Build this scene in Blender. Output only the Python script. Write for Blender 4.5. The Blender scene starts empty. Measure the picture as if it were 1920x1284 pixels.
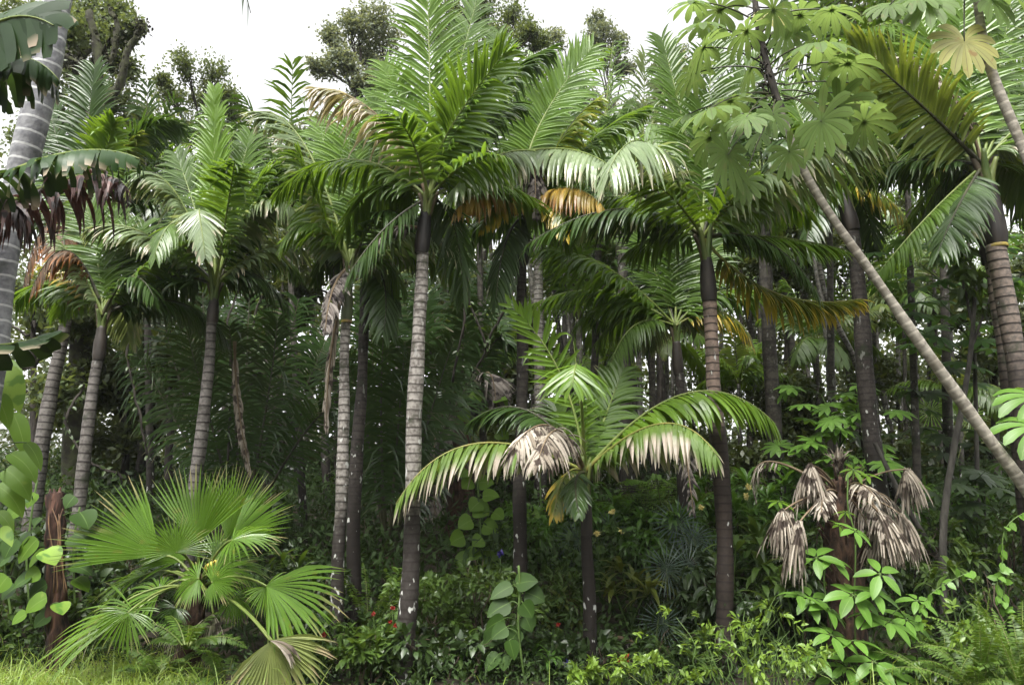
import bpy, math, random
import numpy as np
R = math.radians
rng = np.random.default_rng(7)
random.seed(7)
sc = bpy.context.scene

# ------------------------------------------------------------ camera
F = 1440.0                     # focal length in photo pixels (photo 1920 x 1284)
PITCH = R(12.0)
CAM = np.array([0.0, 0.0, 1.6])
cam_d = bpy.data.cameras.new('camera'); cam = bpy.data.objects.new('camera', cam_d)
sc.collection.objects.link(cam); sc.camera = cam
cam_d.sensor_fit = 'HORIZONTAL'; cam_d.sensor_width = 36.0; cam_d.lens = 36.0 * F / 1920
cam.location = CAM; cam.rotation_euler = (R(90) + PITCH, 0, 0)
cam_d.clip_end = 2000; cam_d.clip_start = 0.05

# ------------------------------------------------------------ sky, sun, exposure
SUN_EL, SUN_AZ = R(62), R(200)          # azimuth from +Y, clockwise
w = bpy.data.worlds.new('World'); sc.world = w; w.use_nodes = True
nt = w.node_tree; nt.nodes.clear()
sky = nt.nodes.new('ShaderNodeTexSky'); sky.sky_type = 'NISHITA'; sky.sun_disc = False
sky.sun_elevation = SUN_EL; sky.sun_rotation = SUN_AZ
sky.air_density = 1.0; sky.dust_density = 4.0; sky.ozone_density = 1.0
hs = nt.nodes.new('ShaderNodeHueSaturation'); hs.inputs['Saturation'].default_value = 0.04
bg = nt.nodes.new('ShaderNodeBackground'); bg.inputs['Strength'].default_value = 0.15
wo = nt.nodes.new('ShaderNodeOutputWorld')
nt.links.new(sky.outputs[0], hs.inputs['Color']); nt.links.new(hs.outputs[0], bg.inputs['Color'])
nt.links.new(bg.outputs[0], wo.inputs['Surface'])
sd = bpy.data.lights.new('sun', 'SUN'); sd.energy = 2.4; sd.angle = R(25); sd.color = (1.0, .97, .92)
so = bpy.data.objects.new('sun', sd); sc.collection.objects.link(so)
so.rotation_euler = (R(90) - SUN_EL, 0, -SUN_AZ + math.pi)
sc.view_settings.view_transform = 'Standard'; sc.view_settings.look = 'None'
sc.view_settings.exposure = 1.6; sc.view_settings.gamma = 1.0
sc.render.engine = 'CYCLES'
sc.cycles.max_bounces = 6; sc.cycles.diffuse_bounces = 3; sc.cycles.glossy_bounces = 2
sc.cycles.transmission_bounces = 4; sc.cycles.transparent_max_bounces = 4
sc.cycles.caustics_reflective = False; sc.cycles.caustics_refractive = False

# ------------------------------------------------------------ maths
def V(*a): return np.array(a, float)
def nrm(a):
    a = np.asarray(a, float)
    l = np.linalg.norm(a, axis=-1, keepdims=True)
    return a / np.maximum(l, 1e-9)
cp, sp_ = math.cos(PITCH), math.sin(PITCH)
def P(px, py, Y):
    """the world point at distance Y (along +Y) seen at photo pixel px, py"""
    x = (px - 960) / F; y = (642 - py) / F
    d = V(x, cp - y * sp_, sp_ + y * cp)
    return CAM + d * (Y / d[1])
def px2m(n, Y): return n * Y / F
def gz(x, y):
    """height of the ground"""
    y = np.asarray(y, float); x = np.asarray(x, float)
    t = np.clip((y - 8.2) / 14.0, 0, 1)
    h = 2.3 * t * t * (3 - 2 * t) * 1.0 + 0.9 * np.clip((y - 8.2) / 4.0, 0, 1) * (1 - t)
    h = h + 0.03 * np.clip(y - 22, 0, 200)
    h = h + 0.06 * np.sin(x * .9 + 1) * np.sin(y * .7) + 0.03 * np.sin(x * 2.3 + y * 1.9)
    return h
def G(px, Y):
    """ground point below pixel column px at distance Y"""
    p = P(px, 948, Y); p[2] = float(gz(p[0], p[1])); return p

# ------------------------------------------------------------ mesh builder
class MB:
    def __init__(s): s.v = []; s.f = []; s.uv = []; s.m = []; s.sm = []; s.n = 0
    def add(s, verts, faces, uvs, mat=0, smooth=True):
        verts = np.asarray(verts, float).reshape(-1, 3); faces = np.asarray(faces, int).reshape(-1, 4)
        s.v.append(verts); s.f.append(faces + s.n); s.uv.append(np.asarray(uvs, float).reshape(-1, 2))
        s.m.append(np.full(len(faces), mat, int)); s.sm.append(np.full(len(faces), smooth, bool))
        s.n += len(verts)
    def build(s, name, mats, parent=None, origin=(0, 0, 0), label=None):
        v = np.concatenate(s.v); f = np.concatenate(s.f)
        if parent is not None: origin = parent['_o']
        v = v - np.asarray(origin, float)[:3]
        me = bpy.data.meshes.new(name)
        nf = len(f)
        me.vertices.add(len(v)); me.vertices.foreach_set('co', v.astype(np.float32).ravel())
        me.loops.add(nf * 4); me.loops.foreach_set('vertex_index', f.astype(np.int32).ravel())
        me.polygons.add(nf); me.polygons.foreach_set('loop_start', np.arange(nf, dtype=np.int32) * 4)
        me.polygons.foreach_set('material_index', np.concatenate(s.m).astype(np.int32))
        me.polygons.foreach_set('use_smooth', np.concatenate(s.sm))
        uvl = me.uv_layers.new(name='UVMap')
        uvv = np.concatenate(s.uv)[f.ravel()]
        uvl.data.foreach_set('uv', uvv.astype(np.float32).ravel())
        if not isinstance(mats, (list, tuple)): mats = [mats]
        for m in mats: me.materials.append(m)
        me.update(calc_edges=True)
        o = bpy.data.objects.new(name, me); sc.collection.objects.link(o)
        if parent is not None: o.parent = parent
        else: o.location = origin
        if label: o['label'] = label
        return o

def tag(o, label, cat, group=None, kind=None):
    o['label'] = label; o['category'] = cat
    if group: o['group'] = group
    if kind: o['kind'] = kind
    return o
ROOTS = []
def thing(name, label, cat, loc, group=None):
    o = bpy.data.objects.new(name, None); sc.collection.objects.link(o)
    o.empty_display_size = .2
    o.location = [float(c) for c in loc]; o['_o'] = [float(c) for c in loc]
    ROOTS.append(o)
    return tag(o, label, cat, group)
def whole(mb, name, mats, label, cat, origin, group=None, kind=None):
    """a thing that is one mesh"""
    o = mb.build(name, mats, None, origin)
    return tag(o, label, cat, group, kind)

def resample(pts, n):
    pts = np.asarray(pts, float)
    d = np.r_[0, np.cumsum(np.linalg.norm(np.diff(pts, axis=0), axis=1))]
    t = np.linspace(0, d[-1], n)
    return np.stack([np.interp(t, d, pts[:, k]) for k in range(3)], 1), t
def smooth_path(pts, n):
    """Catmull-Rom through points"""
    pts = np.asarray(pts, float)
    if len(pts) == 2: return resample(pts, n)[0]
    q = np.vstack([2 * pts[0] - pts[1], pts, 2 * pts[-1] - pts[-2]])
    out = []
    for i in range(1, len(q) - 2):
        for t in np.linspace(0, 1, 10, endpoint=False):
            a, b, c, d = q[i - 1], q[i], q[i + 1], q[i + 2]
            out.append(.5 * ((2 * b) + (-a + c) * t + (2 * a - 5 * b + 4 * c - d) * t * t + (-a + 3 * b - 3 * c + d) * t ** 3))
    out.append(q[-2])
    return resample(out, n)[0]

def tube(mb, pts, rad, sides=8, mat=0, v0=0.0, cap=True, bump=0.0):
    pts = np.asarray(pts, float); n = len(pts)
    rad = np.broadcast_to(np.asarray(rad, float), (n,))
    T = np.gradient(pts, axis=0); T = nrm(T)
    ref = V(1, 0, 0) if abs(T[0][0]) < .8 else V(0, 1, 0)
    A = np.zeros((n, 3)); a = ref
    for i in range(n):
        a = a - T[i] * np.dot(a, T[i]); a = a / max(np.linalg.norm(a), 1e-9); A[i] = a
    B = np.cross(T, A)
    th = np.linspace(0, 2 * np.pi, sides + 1)
    c, s = np.cos(th), np.sin(th)
    rr = rad[:, None] * np.ones((1, sides + 1))
    if bump:
        nb = rng.normal(0, bump, (n, sides)); nb = np.c_[nb, nb[:, :1]]; rr = rr * (1 + nb)
    v = pts[:, None, :] + rr[..., None] * (A[:, None, :] * c[None, :, None] + B[:, None, :] * s[None, :, None])
    L = np.r_[0, np.cumsum(np.linalg.norm(np.diff(pts, axis=0), axis=1))] + v0
    uv = np.stack(np.broadcast_arrays(th[None, :] / (2 * np.pi), L[:, None]), -1)
    idx = np.arange(n * (sides + 1)).reshape(n, sides + 1)
    f = np.stack([idx[:-1, :-1], idx[:-1, 1:], idx[1:, 1:], idx[1:, :-1]], -1).reshape(-1, 4)
    vv = v.reshape(-1, 3); uu = uv.reshape(-1, 2)
    if cap:
        k = len(vv)
        vv = np.vstack([vv, pts[-1] + T[-1] * rad[-1] * .4]); uu = np.vstack([uu, [.5, L[-1]]])
        cf = np.array([[idx[-1, j], idx[-1, j + 1], k, k] for j in range(sides)])
        # quads with a doubled apex become thin quads: use pairs instead
        cf = np.array([[idx[-1, j], idx[-1, j + 1], idx[-1, (j + 2) if j + 2 <= sides else sides], k] for j in range(0, sides - 1, 2)])
        f = np.vstack([f, cf])
    mb.add(vv, f, uu, mat, True)

PROF = {
 'lance': ([0, .12, .35, .7, 1], [.35, .8, 1, .72, .05]),
 'strip': ([0, .1, .5, .85, 1], [1, 1, 1, 1, .7]),
 'oval':  ([0, .15, .45, .75, 1], [.12, .75, 1, .72, .05]),
 'obov':  ([0, .2, .6, .85, 1], [.28, .42, 1, .9, .2]),
 'heart': ([0, .07, .2, .4, .6, .8, .93, 1], [.5, .85, 1, .98, .8, .48, .2, .03]),
 'fan':   ([0, .3, .58, .8, 1], [.02, .52, 1, .5, .04]),
 'needle': ([0, .2, .5, .8, 1], [.6, 1, .9, .6, .1]),
}
GRAV = V(0, 0, -1)
def leaves(mb, P0, D, N, L, W, K=4, prof='lance', droop=0.0, fold=.25, mat=0, side=2, arc=0.0):
    P0 = np.atleast_2d(P0); n = len(P0)
    D = nrm(np.broadcast_to(D, (n, 3))); N = nrm(np.broadcast_to(N, (n, 3)))
    L = np.broadcast_to(np.asarray(L, float), (n,)); W = np.broadcast_to(np.asarray(W, float), (n,))
    droop = np.broadcast_to(np.asarray(droop, float), (n,)); fold = np.broadcast_to(np.asarray(fold, float), (n,))
    ts = np.linspace(0, 1, K + 1); pr = np.interp(ts, *PROF[prof])
    p = P0.copy(); d = D.copy(); out = []
    for k in range(K + 1):
        wv = nrm(np.cross(d, N)); nn = nrm(np.cross(wv, d))
        hw = (W * .5 * pr[k])[:, None]
        up = nn * hw * fold[:, None]
        if side == 2: out.append(np.stack([p - wv * hw + up, p, p + wv * hw + up], 1))
        else: out.append(np.stack([p - wv * hw, p + wv * hw], 1))
        if k < K:
            d = nrm(d + GRAV * (droop * (.35 + 1.3 * ts[k + 1]) / K)[:, None] + N * (arc / K))
            p = p + d * (L / K)[:, None]
    v = np.stack(out, 1)                       # n, K+1, side+1, 3
    c = side + 1 if side == 2 else 2
    us = np.array([0, .5, 1]) if c == 3 else np.array([0, 1])
    uv = np.stack(np.broadcast_arrays(us[None, None, :], ts[None, :, None] + np.zeros((n, 1, 1))), -1)
    idx = np.arange(n * (K + 1) * c).reshape(n, K + 1, c)
    f = np.stack([idx[:, :-1, :-1], idx[:, :-1, 1:], idx[:, 1:, 1:], idx[:, 1:, :-1]], -1).reshape(-1, 4)
    mb.add(v, f, uv, mat, prof in ('strip', 'heart', 'oval', 'obov'))

def diamonds(mb, P0, D, N, L, W, mat=0):
    P0 = np.atleast_2d(P0); n = len(P0); D = nrm(D); N = nrm(N)
    L = np.broadcast_to(np.asarray(L, float), (n,))[:, None]; W = np.broadcast_to(np.asarray(W, float), (n,))[:, None]
    wv = nrm(np.cross(D, N))
    v = np.stack([P0, P0 + D * L * .45 + wv * W * .5, P0 + D * L, P0 + D * L * .45 - wv * W * .5], 1)
    uv = np.tile(np.array([[.5, 0], [1, .5], [.5, 1], [0, .5]]), (n, 1, 1))
    mb.add(v, np.arange(4 * n).reshape(-1, 4), uv, mat, False)

# ------------------------------------------------------------ materials
MAT = {}
def newmat(name):
    m = bpy.data.materials.new(name); m.use_nodes = True; t = m.node_tree; t.nodes.clear()
    o = t.nodes.new('ShaderNodeOutputMaterial'); MAT[name] = m
    return m, t, t.nodes.new, t.links.new, o
def mix(t, a, b, fac):
    n = t.nodes.new('ShaderNodeMix'); n.data_type = 'RGBA'
    for k, x in ((6, a), (7, b)):
        if isinstance(x, (tuple, list)): n.inputs[k].default_value = (*x, 1)
        else: t.links.new(x, n.inputs[k])
    if isinstance(fac, (int, float)): n.inputs[0].default_value = fac
    else: t.links.new(fac, n.inputs[0])
    return n.outputs[2]
def ramp(t, src, a, b, lo=0., hi=1.):
    n = t.nodes.new('ShaderNodeMapRange'); n.inputs[1].default_value = a; n.inputs[2].default_value = b
    n.inputs[3].default_value = lo; n.inputs[4].default_value = hi
    t.links.new(src, n.inputs[0]); return n.outputs[0]
def math_(t, op, a, b):
    n = t.nodes.new('ShaderNodeMath'); n.operation = op
    for k, x in ((0, a), (1, b)):
        if isinstance(x, (int, float)): n.inputs[k].default_value = x
        else: t.links.new(x, n.inputs[k])
    return n.outputs[0]
def leafmat(name, c1, c2, tip=None, tip_at=1.2, rough=.38, trans=.35, tcol=None, spec=.5, objvar=.25, patch=None, patch_at=.6, vein=None, vw=.05):
    m, t, N, Lk, o = newmat(name)
    geo = N('ShaderNodeNewGeometry'); oi = N('ShaderNodeObjectInfo'); uv = N('ShaderNodeUVMap')
    sx = N('ShaderNodeSeparateXYZ'); Lk(uv.outputs[0], sx.inputs[0])
    rnd = geo.outputs['Random Per Island']
    col = mix(t, c1, c2, rnd)
    # each thing a little lighter or darker, yellower or bluer
    col = mix(t, col, tuple(min(1, c * 1.7) for c in c2), math_(t, 'MULTIPLY', oi.outputs['Random'], objvar))
    tc = N('ShaderNodeTexCoord'); no = N('ShaderNodeTexNoise'); no.inputs['Scale'].default_value = 3.0
    no.inputs['Detail'].default_value = 2.0
    Lk(tc.outputs['Object'], no.inputs[0])
    col = mix(t, col, tuple(c * .55 for c in c1), ramp(t, no.outputs[0], .45, .75, 0, .7))
    if vein:
        dv = math_(t, 'ABSOLUTE', math_(t, 'SUBTRACT', sx.outputs[0], .5), 0.)
        col = mix(t, col, vein, ramp(t, dv, vw * .6, vw, .85, 0))
    if patch:
        n2 = N('ShaderNodeTexNoise'); n2.inputs['Scale'].default_value = 9.0; Lk(tc.outputs['Object'], n2.inputs[0])
        col = mix(t, col, patch, ramp(t, n2.outputs[0], patch_at, patch_at + .06))
    if tip:
        e = math_(t, 'ADD', sx.outputs[1], math_(t, 'MULTIPLY', math_(t, 'SUBTRACT', rnd, .5), .55))
        e = math_(t, 'ADD', e, math_(t, 'MULTIPLY', math_(t, 'SUBTRACT', no.outputs[0], .5), .6))
        col = mix(t, col, tip, ramp(t, e, tip_at - .18, tip_at + .13))
    p = N('ShaderNodeBsdfPrincipled'); Lk(col, p.inputs['Base Color'])
    p.inputs['Roughness'].default_value = rough; p.inputs['Specular IOR Level'].default_value = spec
    tr = N('ShaderNodeBsdfTranslucent')
    if tcol is None: tcol = (c2[0] * 2.6, c2[1] * 2.3, c2[2] * 1.1)
    tcc = mix(t, col, tcol, .65); Lk(tcc, tr.inputs[0])
    ms = N('ShaderNodeMixShader'); ms.inputs[0].default_value = trans
    Lk(p.outputs[0], ms.inputs[1]); Lk(tr.outputs[0], ms.inputs[2]); Lk(ms.outputs[0], o.inputs[0])
    return m
def plainmat(name, c1, c2, scale=8., rough=.7, spec=.3, stretch=(1, 1, 1), bump=.3, detail=4.):
    m, t, N, Lk, o = newmat(name)
    tc = N('ShaderNodeTexCoord'); mp = N('ShaderNodeMapping'); mp.inputs['Scale'].default_value = stretch
    Lk(tc.outputs['Object'], mp.inputs[0])
    no = N('ShaderNodeTexNoise'); no.inputs['Scale'].default_value = scale; no.inputs['Detail'].default_value = detail
    Lk(mp.outputs[0], no.inputs[0])
    p = N('ShaderNodeBsdfPrincipled'); Lk(mix(t, c1, c2, ramp(t, no.outputs[0], .35, .68)), p.inputs['Base Color'])
    p.inputs['Roughness'].default_value = rough; p.inputs['Specular IOR Level'].default_value = spec
    if bump:
        b = N('ShaderNodeBump'); b.inputs['Strength'].default_value = bump; b.inputs['Distance'].default_value = .03
        Lk(no.outputs[0], b.inputs['Height']); Lk(b.outputs[0], p.inputs['Normal'])
    Lk(p.outputs[0], o.inputs[0]); return m
def trunkmat(name, pale, dark, ring, moss=(.02, .03, .01), white=(.5, .5, .47), gap=.09, foot_h=1.0, foot_col=(.018, .014, .012), foot_mix=.9, spots=.62, ringw=.5, r0=.70, r1=.86):
    """ringed palm trunk: scar rings along the length (UV v in metres), lichen, a darker foot with white spots"""
    m, t, N, Lk, o = newmat(name)
    uv = N('ShaderNodeUVMap'); sx = N('ShaderNodeSeparateXYZ'); Lk(uv.outputs[0], sx.inputs[0])
    tc = N('ShaderNodeTexCoord')
    n1 = N('ShaderNodeTexNoise'); n1.inputs['Scale'].default_value = 5.; n1.inputs['Detail'].default_value = 4; Lk(tc.outputs['Object'], n1.inputs[0])
    n2 = N('ShaderNodeTexNoise'); n2.inputs['Scale'].default_value = 26.; n2.inputs['Detail'].default_value = 3; Lk(tc.outputs['Object'], n2.inputs[0])
    n3 = N('ShaderNodeTexNoise'); n3.inputs['Scale'].default_value = 15.; n3.inputs['Detail'].default_value = 2
    mp = N('ShaderNodeMapping'); mp.inputs['Scale'].default_value = (1, 1, .55); Lk(tc.outputs['Object'], mp.inputs[0]); Lk(mp.outputs[0], n3.inputs[0])
    v = math_(t, 'ADD', sx.outputs[1], math_(t, 'MULTIPLY', n1.outputs[0], .035))
    fr = math_(t, 'FRACT', math_(t, 'DIVIDE', v, gap), 0.)
    rg = math_(t, 'GREATER_THAN', fr, 1 - .22)
    col = mix(t, pale, dark, ramp(t, math_(t, 'ADD', math_(t, 'MULTIPLY', n2.outputs[0], .55), math_(t, 'MULTIPLY', n1.outputs[0], .45)), .42, .58))
    col = mix(t, col, ring, math_(t, 'MULTIPLY', ramp(t, fr, r0, r1), ringw))
    col = mix(t, col, moss, ramp(t, n1.outputs[0], .58, .7, 0, .6))
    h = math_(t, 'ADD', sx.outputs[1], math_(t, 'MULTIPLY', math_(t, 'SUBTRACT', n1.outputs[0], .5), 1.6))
    col = mix(t, col, foot_col, ramp(t, h, foot_h - .25, foot_h + .25, foot_mix, 0))  # trunk tone darker below this height
    col = mix(t, col, white, math_(t, 'MULTIPLY', ramp(t, math_(t, 'ADD', n3.outputs[0], math_(t, 'MULTIPLY', math_(t, 'SUBTRACT', n1.outputs[0], .5), .45)), spots, spots + .05), ramp(t, h, foot_h + .6, foot_h + 1.2, 1., .25)))
    p = N('ShaderNodeBsdfPrincipled'); Lk(col, p.inputs['Base Color']); p.inputs['Roughness'].default_value = .7
    p.inputs['Specular IOR Level'].default_value = .25
    b = N('ShaderNodeBump'); b.inputs['Strength'].default_value = .5; b.inputs['Distance'].default_value = .012
    Lk(math_(t, 'ADD', n2.outputs[0], math_(t, 'MULTIPLY', fr, 1.2)), b.inputs['Height']); Lk(b.outputs[0], p.inputs['Normal'])
    Lk(p.outputs[0], o.inputs[0]); return m

DRY = (.33, .26, .19)
leafmat('palm_leaf', (.055, .105, .014), (.08, .145, .018), tip=(.25, .19, .09), tip_at=1.28, trans=.42)
leafmat('palm_leaf_bright', (0.0768, 0.1500, 0.0136), (0.1088, 0.1900, 0.0170), tip=(.3, .25, .1), tip_at=1.3)
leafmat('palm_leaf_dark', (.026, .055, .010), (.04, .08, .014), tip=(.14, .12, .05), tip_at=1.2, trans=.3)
leafmat('palm_leaf_sheen', (.10, .15, .06), (.17, .22, .11), tip=(.42, .36, .26), tip_at=1.02, rough=.32, trans=.3)  # silver sky sheen put into the leaf colour; tips are dried
leafmat('palm_leaf_browntip', (.07, .13, .018), (.11, .17, .03), tip=(.34, .285, .23), tip_at=.74, rough=.5)
leafmat('palm_leaf_yellow', (.05, .09, .012), (.10, .13, .016), tip=(.42, .30, .03), tip_at=.62, tcol=(.42, .42, .03))
leafmat('palm_leaf_lime', (.08, .13, .016), (.13, .17, .02), tip=(.36, .3, .06), tip_at=1.1, tcol=(.36, .42, .04))
leafmat('palm_leaf_drygrey', (.16, .17, .10), (.30, .27, .19), tip=(.5, .44, .36), tip_at=.7, rough=.5, trans=.3, spec=.3)
leafmat('palm_leaf_orange', (.17, .14, .02), (.32, .19, .025), tip=(.22, .09, .02), tip_at=.9, tcol=(.42, .26, .03))
leafmat('palm_leaf_rust', (.035, .028, .012), (.11, .05, .018), tip=(.3, .11, .02), tip_at=.85, tcol=(.3, .12, .02), rough=.6)
leafmat('palm_leaf_dead', (.17, .14, .105), (.47, .42, .35), rough=.8, trans=.15, tcol=(.4, .33, .25), spec=.15, objvar=.05, patch=(.055, .042, .034), patch_at=.53)
leafmat('palm_leaf_withered', (.12, .10, .09), (.3, .27, .24), rough=.8, trans=.15, tcol=(.3, .24, .18), spec=.2, objvar=.05, patch=(.03, .025, .025), patch_at=.5)
leafmat('raffia_leaf', (.020, .045, .012), (.038, .072, .018), tip=(.2, .18, .12), tip_at=1.12, rough=.24, trans=.22)
leafmat('fan_leaf', (.075, .145, .018), (.105, .195, .024), tip=(.32, .27, .14), tip_at=1.08, rough=.33, trans=.38, patch=(.14, .17, .03), patch_at=.64)
leafmat('fan_leaf_pale', (.15, .19, .06), (.22, .25, .08), tip=(.34, .26, .17), tip_at=.95, rough=.4, trans=.35, tcol=(.3, .36, .08))
leafmat('fan_leaf_silver', (.06, .09, .07), (.1, .14, .11), rough=.4, trans=.2, tcol=(.1, .16, .07))
leafmat('cecropia_leaf', (.085, .14, .035), (.11, .175, .045), rough=.6, trans=.45, tcol=(.26, .36, .08), spec=.3, vein=(.05, .035, .02), vw=.035, patch=(.13, .15, .05), patch_at=.62)
leafmat('lobed_leaf_green', (.04, .10, .018), (.06, .14, .025), rough=.5, trans=.4, tcol=(.2, .36, .05))
leafmat('cecropia_leaf_yellow', (.2, .21, .07), (.28, .27, .08), rough=.6, trans=.4, tcol=(.5, .45, .1), patch=(.2, .12, .04), patch_at=.64, vein=(.08, .05, .03), vw=.04)
leafmat('cecropia_leaf_dark', (0.0256, 0.0500, 0.0153), (0.0448, 0.0750, 0.0213), rough=.5, trans=.35, tcol=(.12, .22, .04))
leafmat('banana_leaf', (.014, .034, .009), (.022, .048, .012), tip=(.35, .28, .2), tip_at=1.12, rough=.45, trans=.2, tcol=(.12, .2, .03), spec=.25)
leafmat('banana_leaf_dry', (.05, .028, .026), (.14, .07, .06), rough=.55, trans=.12, tcol=(.3, .12, .06), objvar=.05, patch=(.02, .014, .014), patch_at=.48)
leafmat('vine_leaf', (.06, .12, .010), (.09, .17, .014), rough=.5, trans=.38, spec=.2, tcol=(.3, .45, .03), patch=(.16, .22, .03), patch_at=.68, vein=(.14, .22, .04), vw=.03)
leafmat('philodendron_leaf', (.022, .048, .007), (.032, .07, .010), rough=.5, trans=.25, spec=.18, vein=(.08, .14, .03), vw=.03)  # base colour lowered to carry the shade of the canopy above
leafmat('philodendron_leaf_pale', (.13, .23, .03), (.19, .29, .04), rough=.5, trans=.3, spec=.25, tcol=(.4, .5, .06), patch=(.07, .16, .02), patch_at=.55)
leafmat('ginger_leaf', (.045, .105, .016), (.075, .16, .022), rough=.4, trans=.35)
leafmat('shrub_leaf', (0.0358, 0.0700, 0.0119), (0.0640, 0.1100, 0.0170), rough=.42, trans=.28)
leafmat('shrub_leaf_light', (0.0896, 0.1600, 0.0213), (0.1408, 0.2200, 0.0298), rough=.42, trans=.32)
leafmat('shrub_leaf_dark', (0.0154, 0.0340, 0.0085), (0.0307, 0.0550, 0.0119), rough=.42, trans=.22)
leafmat('dracaena_leaf', (.06, .09, .016), (.12, .14, .02), rough=.4, trans=.3)
leafmat('umbrella_leaf', (.07, .15, .02), (.10, .20, .03), rough=.42, trans=.3, spec=.3, vein=(.16, .26, .06), vw=.03, patch=(.14, .2, .04), patch_at=.72)
leafmat('fern_leaf', (0.0512, 0.1000, 0.0136), (0.0832, 0.1500, 0.0187), rough=.5, trans=.35)
leafmat('fern_leaf_bright', (0.0768, 0.1700, 0.0170), (0.1152, 0.2200, 0.0255), rough=.5, trans=.4)
leafmat('forest_leaf', (0.0256, 0.0450, 0.0102), (0.0576, 0.0750, 0.0170), rough=.4, trans=.3)
leafmat('forest_leaf_olive', (.05, .075, .028), (.09, .12, .045), rough=.45, trans=.35, spec=.35)
leafmat('forest_leaf_hazed', (.08, .105, .065), (.13, .155, .10), rough=.5, trans=.35, spec=.35)  # distance haze put into the colour: paler, greyer leaves
leafmat('grass_blade', (.11, .20, .03), (.24, .32, .06), tip=(.38, .33, .14), tip_at=1.1, rough=.5, trans=.35)
leafmat('petal_red', (.22, .015, .01), (.32, .03, .02), rough=.5, trans=.2, tcol=(.45, .05, .02), objvar=.0)
leafmat('petal_yellow', (.75, .62, .2), (.85, .78, .4), rough=.5, trans=.3, tcol=(.8, .7, .3), objvar=.0)
leafmat('petal_violet', (.03, .02, .16), (.07, .045, .28), rough=.5, trans=.2, tcol=(.1, .06, .4), objvar=.0)
plainmat('rachis_green', (.09, .13, .025), (.14, .17, .04), rough=.5)
plainmat('rachis_dark', (.02, .02, .012), (.05, .05, .02), rough=.5)
plainmat('rachis_dry', (.10, .07, .04), (.18, .135, .085), rough=.8)
plainmat('rachis_yellow', (.12, .14, .03), (.17, .15, .04), rough=.5)
plainmat('shaft_black', (.005, .004, .004), (.035, .027, .02), scale=9, rough=.6, spec=.35, stretch=(1, 1, .18))
plainmat('sheath_green', (.05, .08, .02), (.11, .13, .035), scale=12, rough=.5, stretch=(1, 1, .2))
plainmat('sheath_brown', (.03, .024, .014), (.10, .075, .04), scale=12, rough=.7, stretch=(1, 1, .2))
plainmat('shaft_green', (.06, .08, .03), (.03, .03, .018), scale=10, rough=.5, stretch=(1, 1, .3))
plainmat('shaft_scar', (.34, .28, .05), (.16, .10, .05), rough=.6)
plainmat('dry_sheath', (.05, .035, .03), (.15, .11, .085), scale=18, rough=.9, stretch=(1, 1, .2))
plainmat('bark_dark', (.016, .013, .010), (.05, .042, .034), scale=16, rough=.85, stretch=(1, 1, .35), bump=.6)
plainmat('bark_grey', (.035, .032, .027), (.09, .083, .07), scale=14, rough=.85, stretch=(1, 1, .35), bump=.6)
plainmat('bark_moss', (.02, .018, .013), (.045, .05, .02), scale=9, rough=.95, bump=.9)
plainmat('stump_wood', (.012, .008, .007), (.10, .05, .035), scale=22, rough=.9, stretch=(1, 1, .12), bump=.9)
plainmat('root_fibre', (.07, .04, .025), (.17, .10, .05), rough=.8)
plainmat('fibre_brown', (.016, .010, .007), (.075, .042, .026), scale=20, rough=.95, stretch=(1, 1, .5), bump=1.)
plainmat('soil_litter', (.012, .010, .007), (.05, .038, .024), scale=5, rough=.95, bump=.8)
plainmat('stem_green', (.05, .09, .02), (.08, .13, .03), rough=.6)
plainmat('stem_brown', (.05, .035, .025), (.1, .075, .05), rough=.8)
plainmat('hill_green', (.012, .022, .007), (.03, .045, .014), scale=.8, rough=.95)
plainmat('seed_yellow', (.35, .28, .05), (.5, .4, .08), rough=.7)
leafmat('undergrowth_leaf', (.013, .028, .006), (.03, .056, .012), rough=.6, trans=.25, spec=.2)  # darkened so the colour holds the shade between the plants
trunkmat('trunk_pale', (.27, .25, .225), (.105, .092, .08), (.03, .025, .02), gap=.085, foot_h=1.75, ringw=.85)
trunkmat('trunk_grey', (.145, .132, .12), (.07, .063, .056), (.018, .014, .012), gap=.10, foot_h=.6, foot_mix=.7, spots=.70, ringw=.9)
trunkmat('trunk_pink', (.26, .19, .15), (.15, .115, .095), (.03, .022, .018), gap=.085, foot_h=2.7, spots=.70, ringw=.9)
trunkmat('trunk_high', (.24, .19, .155), (.13, .11, .095), (.022, .018, .015), gap=.10, foot_h=3.3, foot_mix=.8, spots=.72, ringw=.95)
trunkmat('trunk_dark', (.055, .046, .04), (.024, .02, .017), (.009, .008, .007), gap=.09, foot_h=2.0, spots=.66)
trunkmat('trunk_big', (.25, .25, .255), (.15, .15, .16), (.5, .5, .49), gap=.11, foot_h=-5, foot_mix=0, spots=.8, ringw=.9, r0=.82, r1=.88)
trunkmat('trunk_cecropia', (.24, .22, .18), (.14, .125, .10), (.36, .33, .27), moss=(.14, .12, .09), gap=.10, foot_h=-5, foot_mix=0, spots=.74, ringw=.7)
trunkmat('trunk_thin', (.15, .14, .12), (.05, .045, .038), (.03, .028, .024), gap=.2, foot_h=1.2, spots=.6)
trunkmat('trunk_thin_dark', (.07, .062, .05), (.03, .026, .022), (.01, .008, .007), gap=.2, foot_h=1.2, spots=.66)
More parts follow.
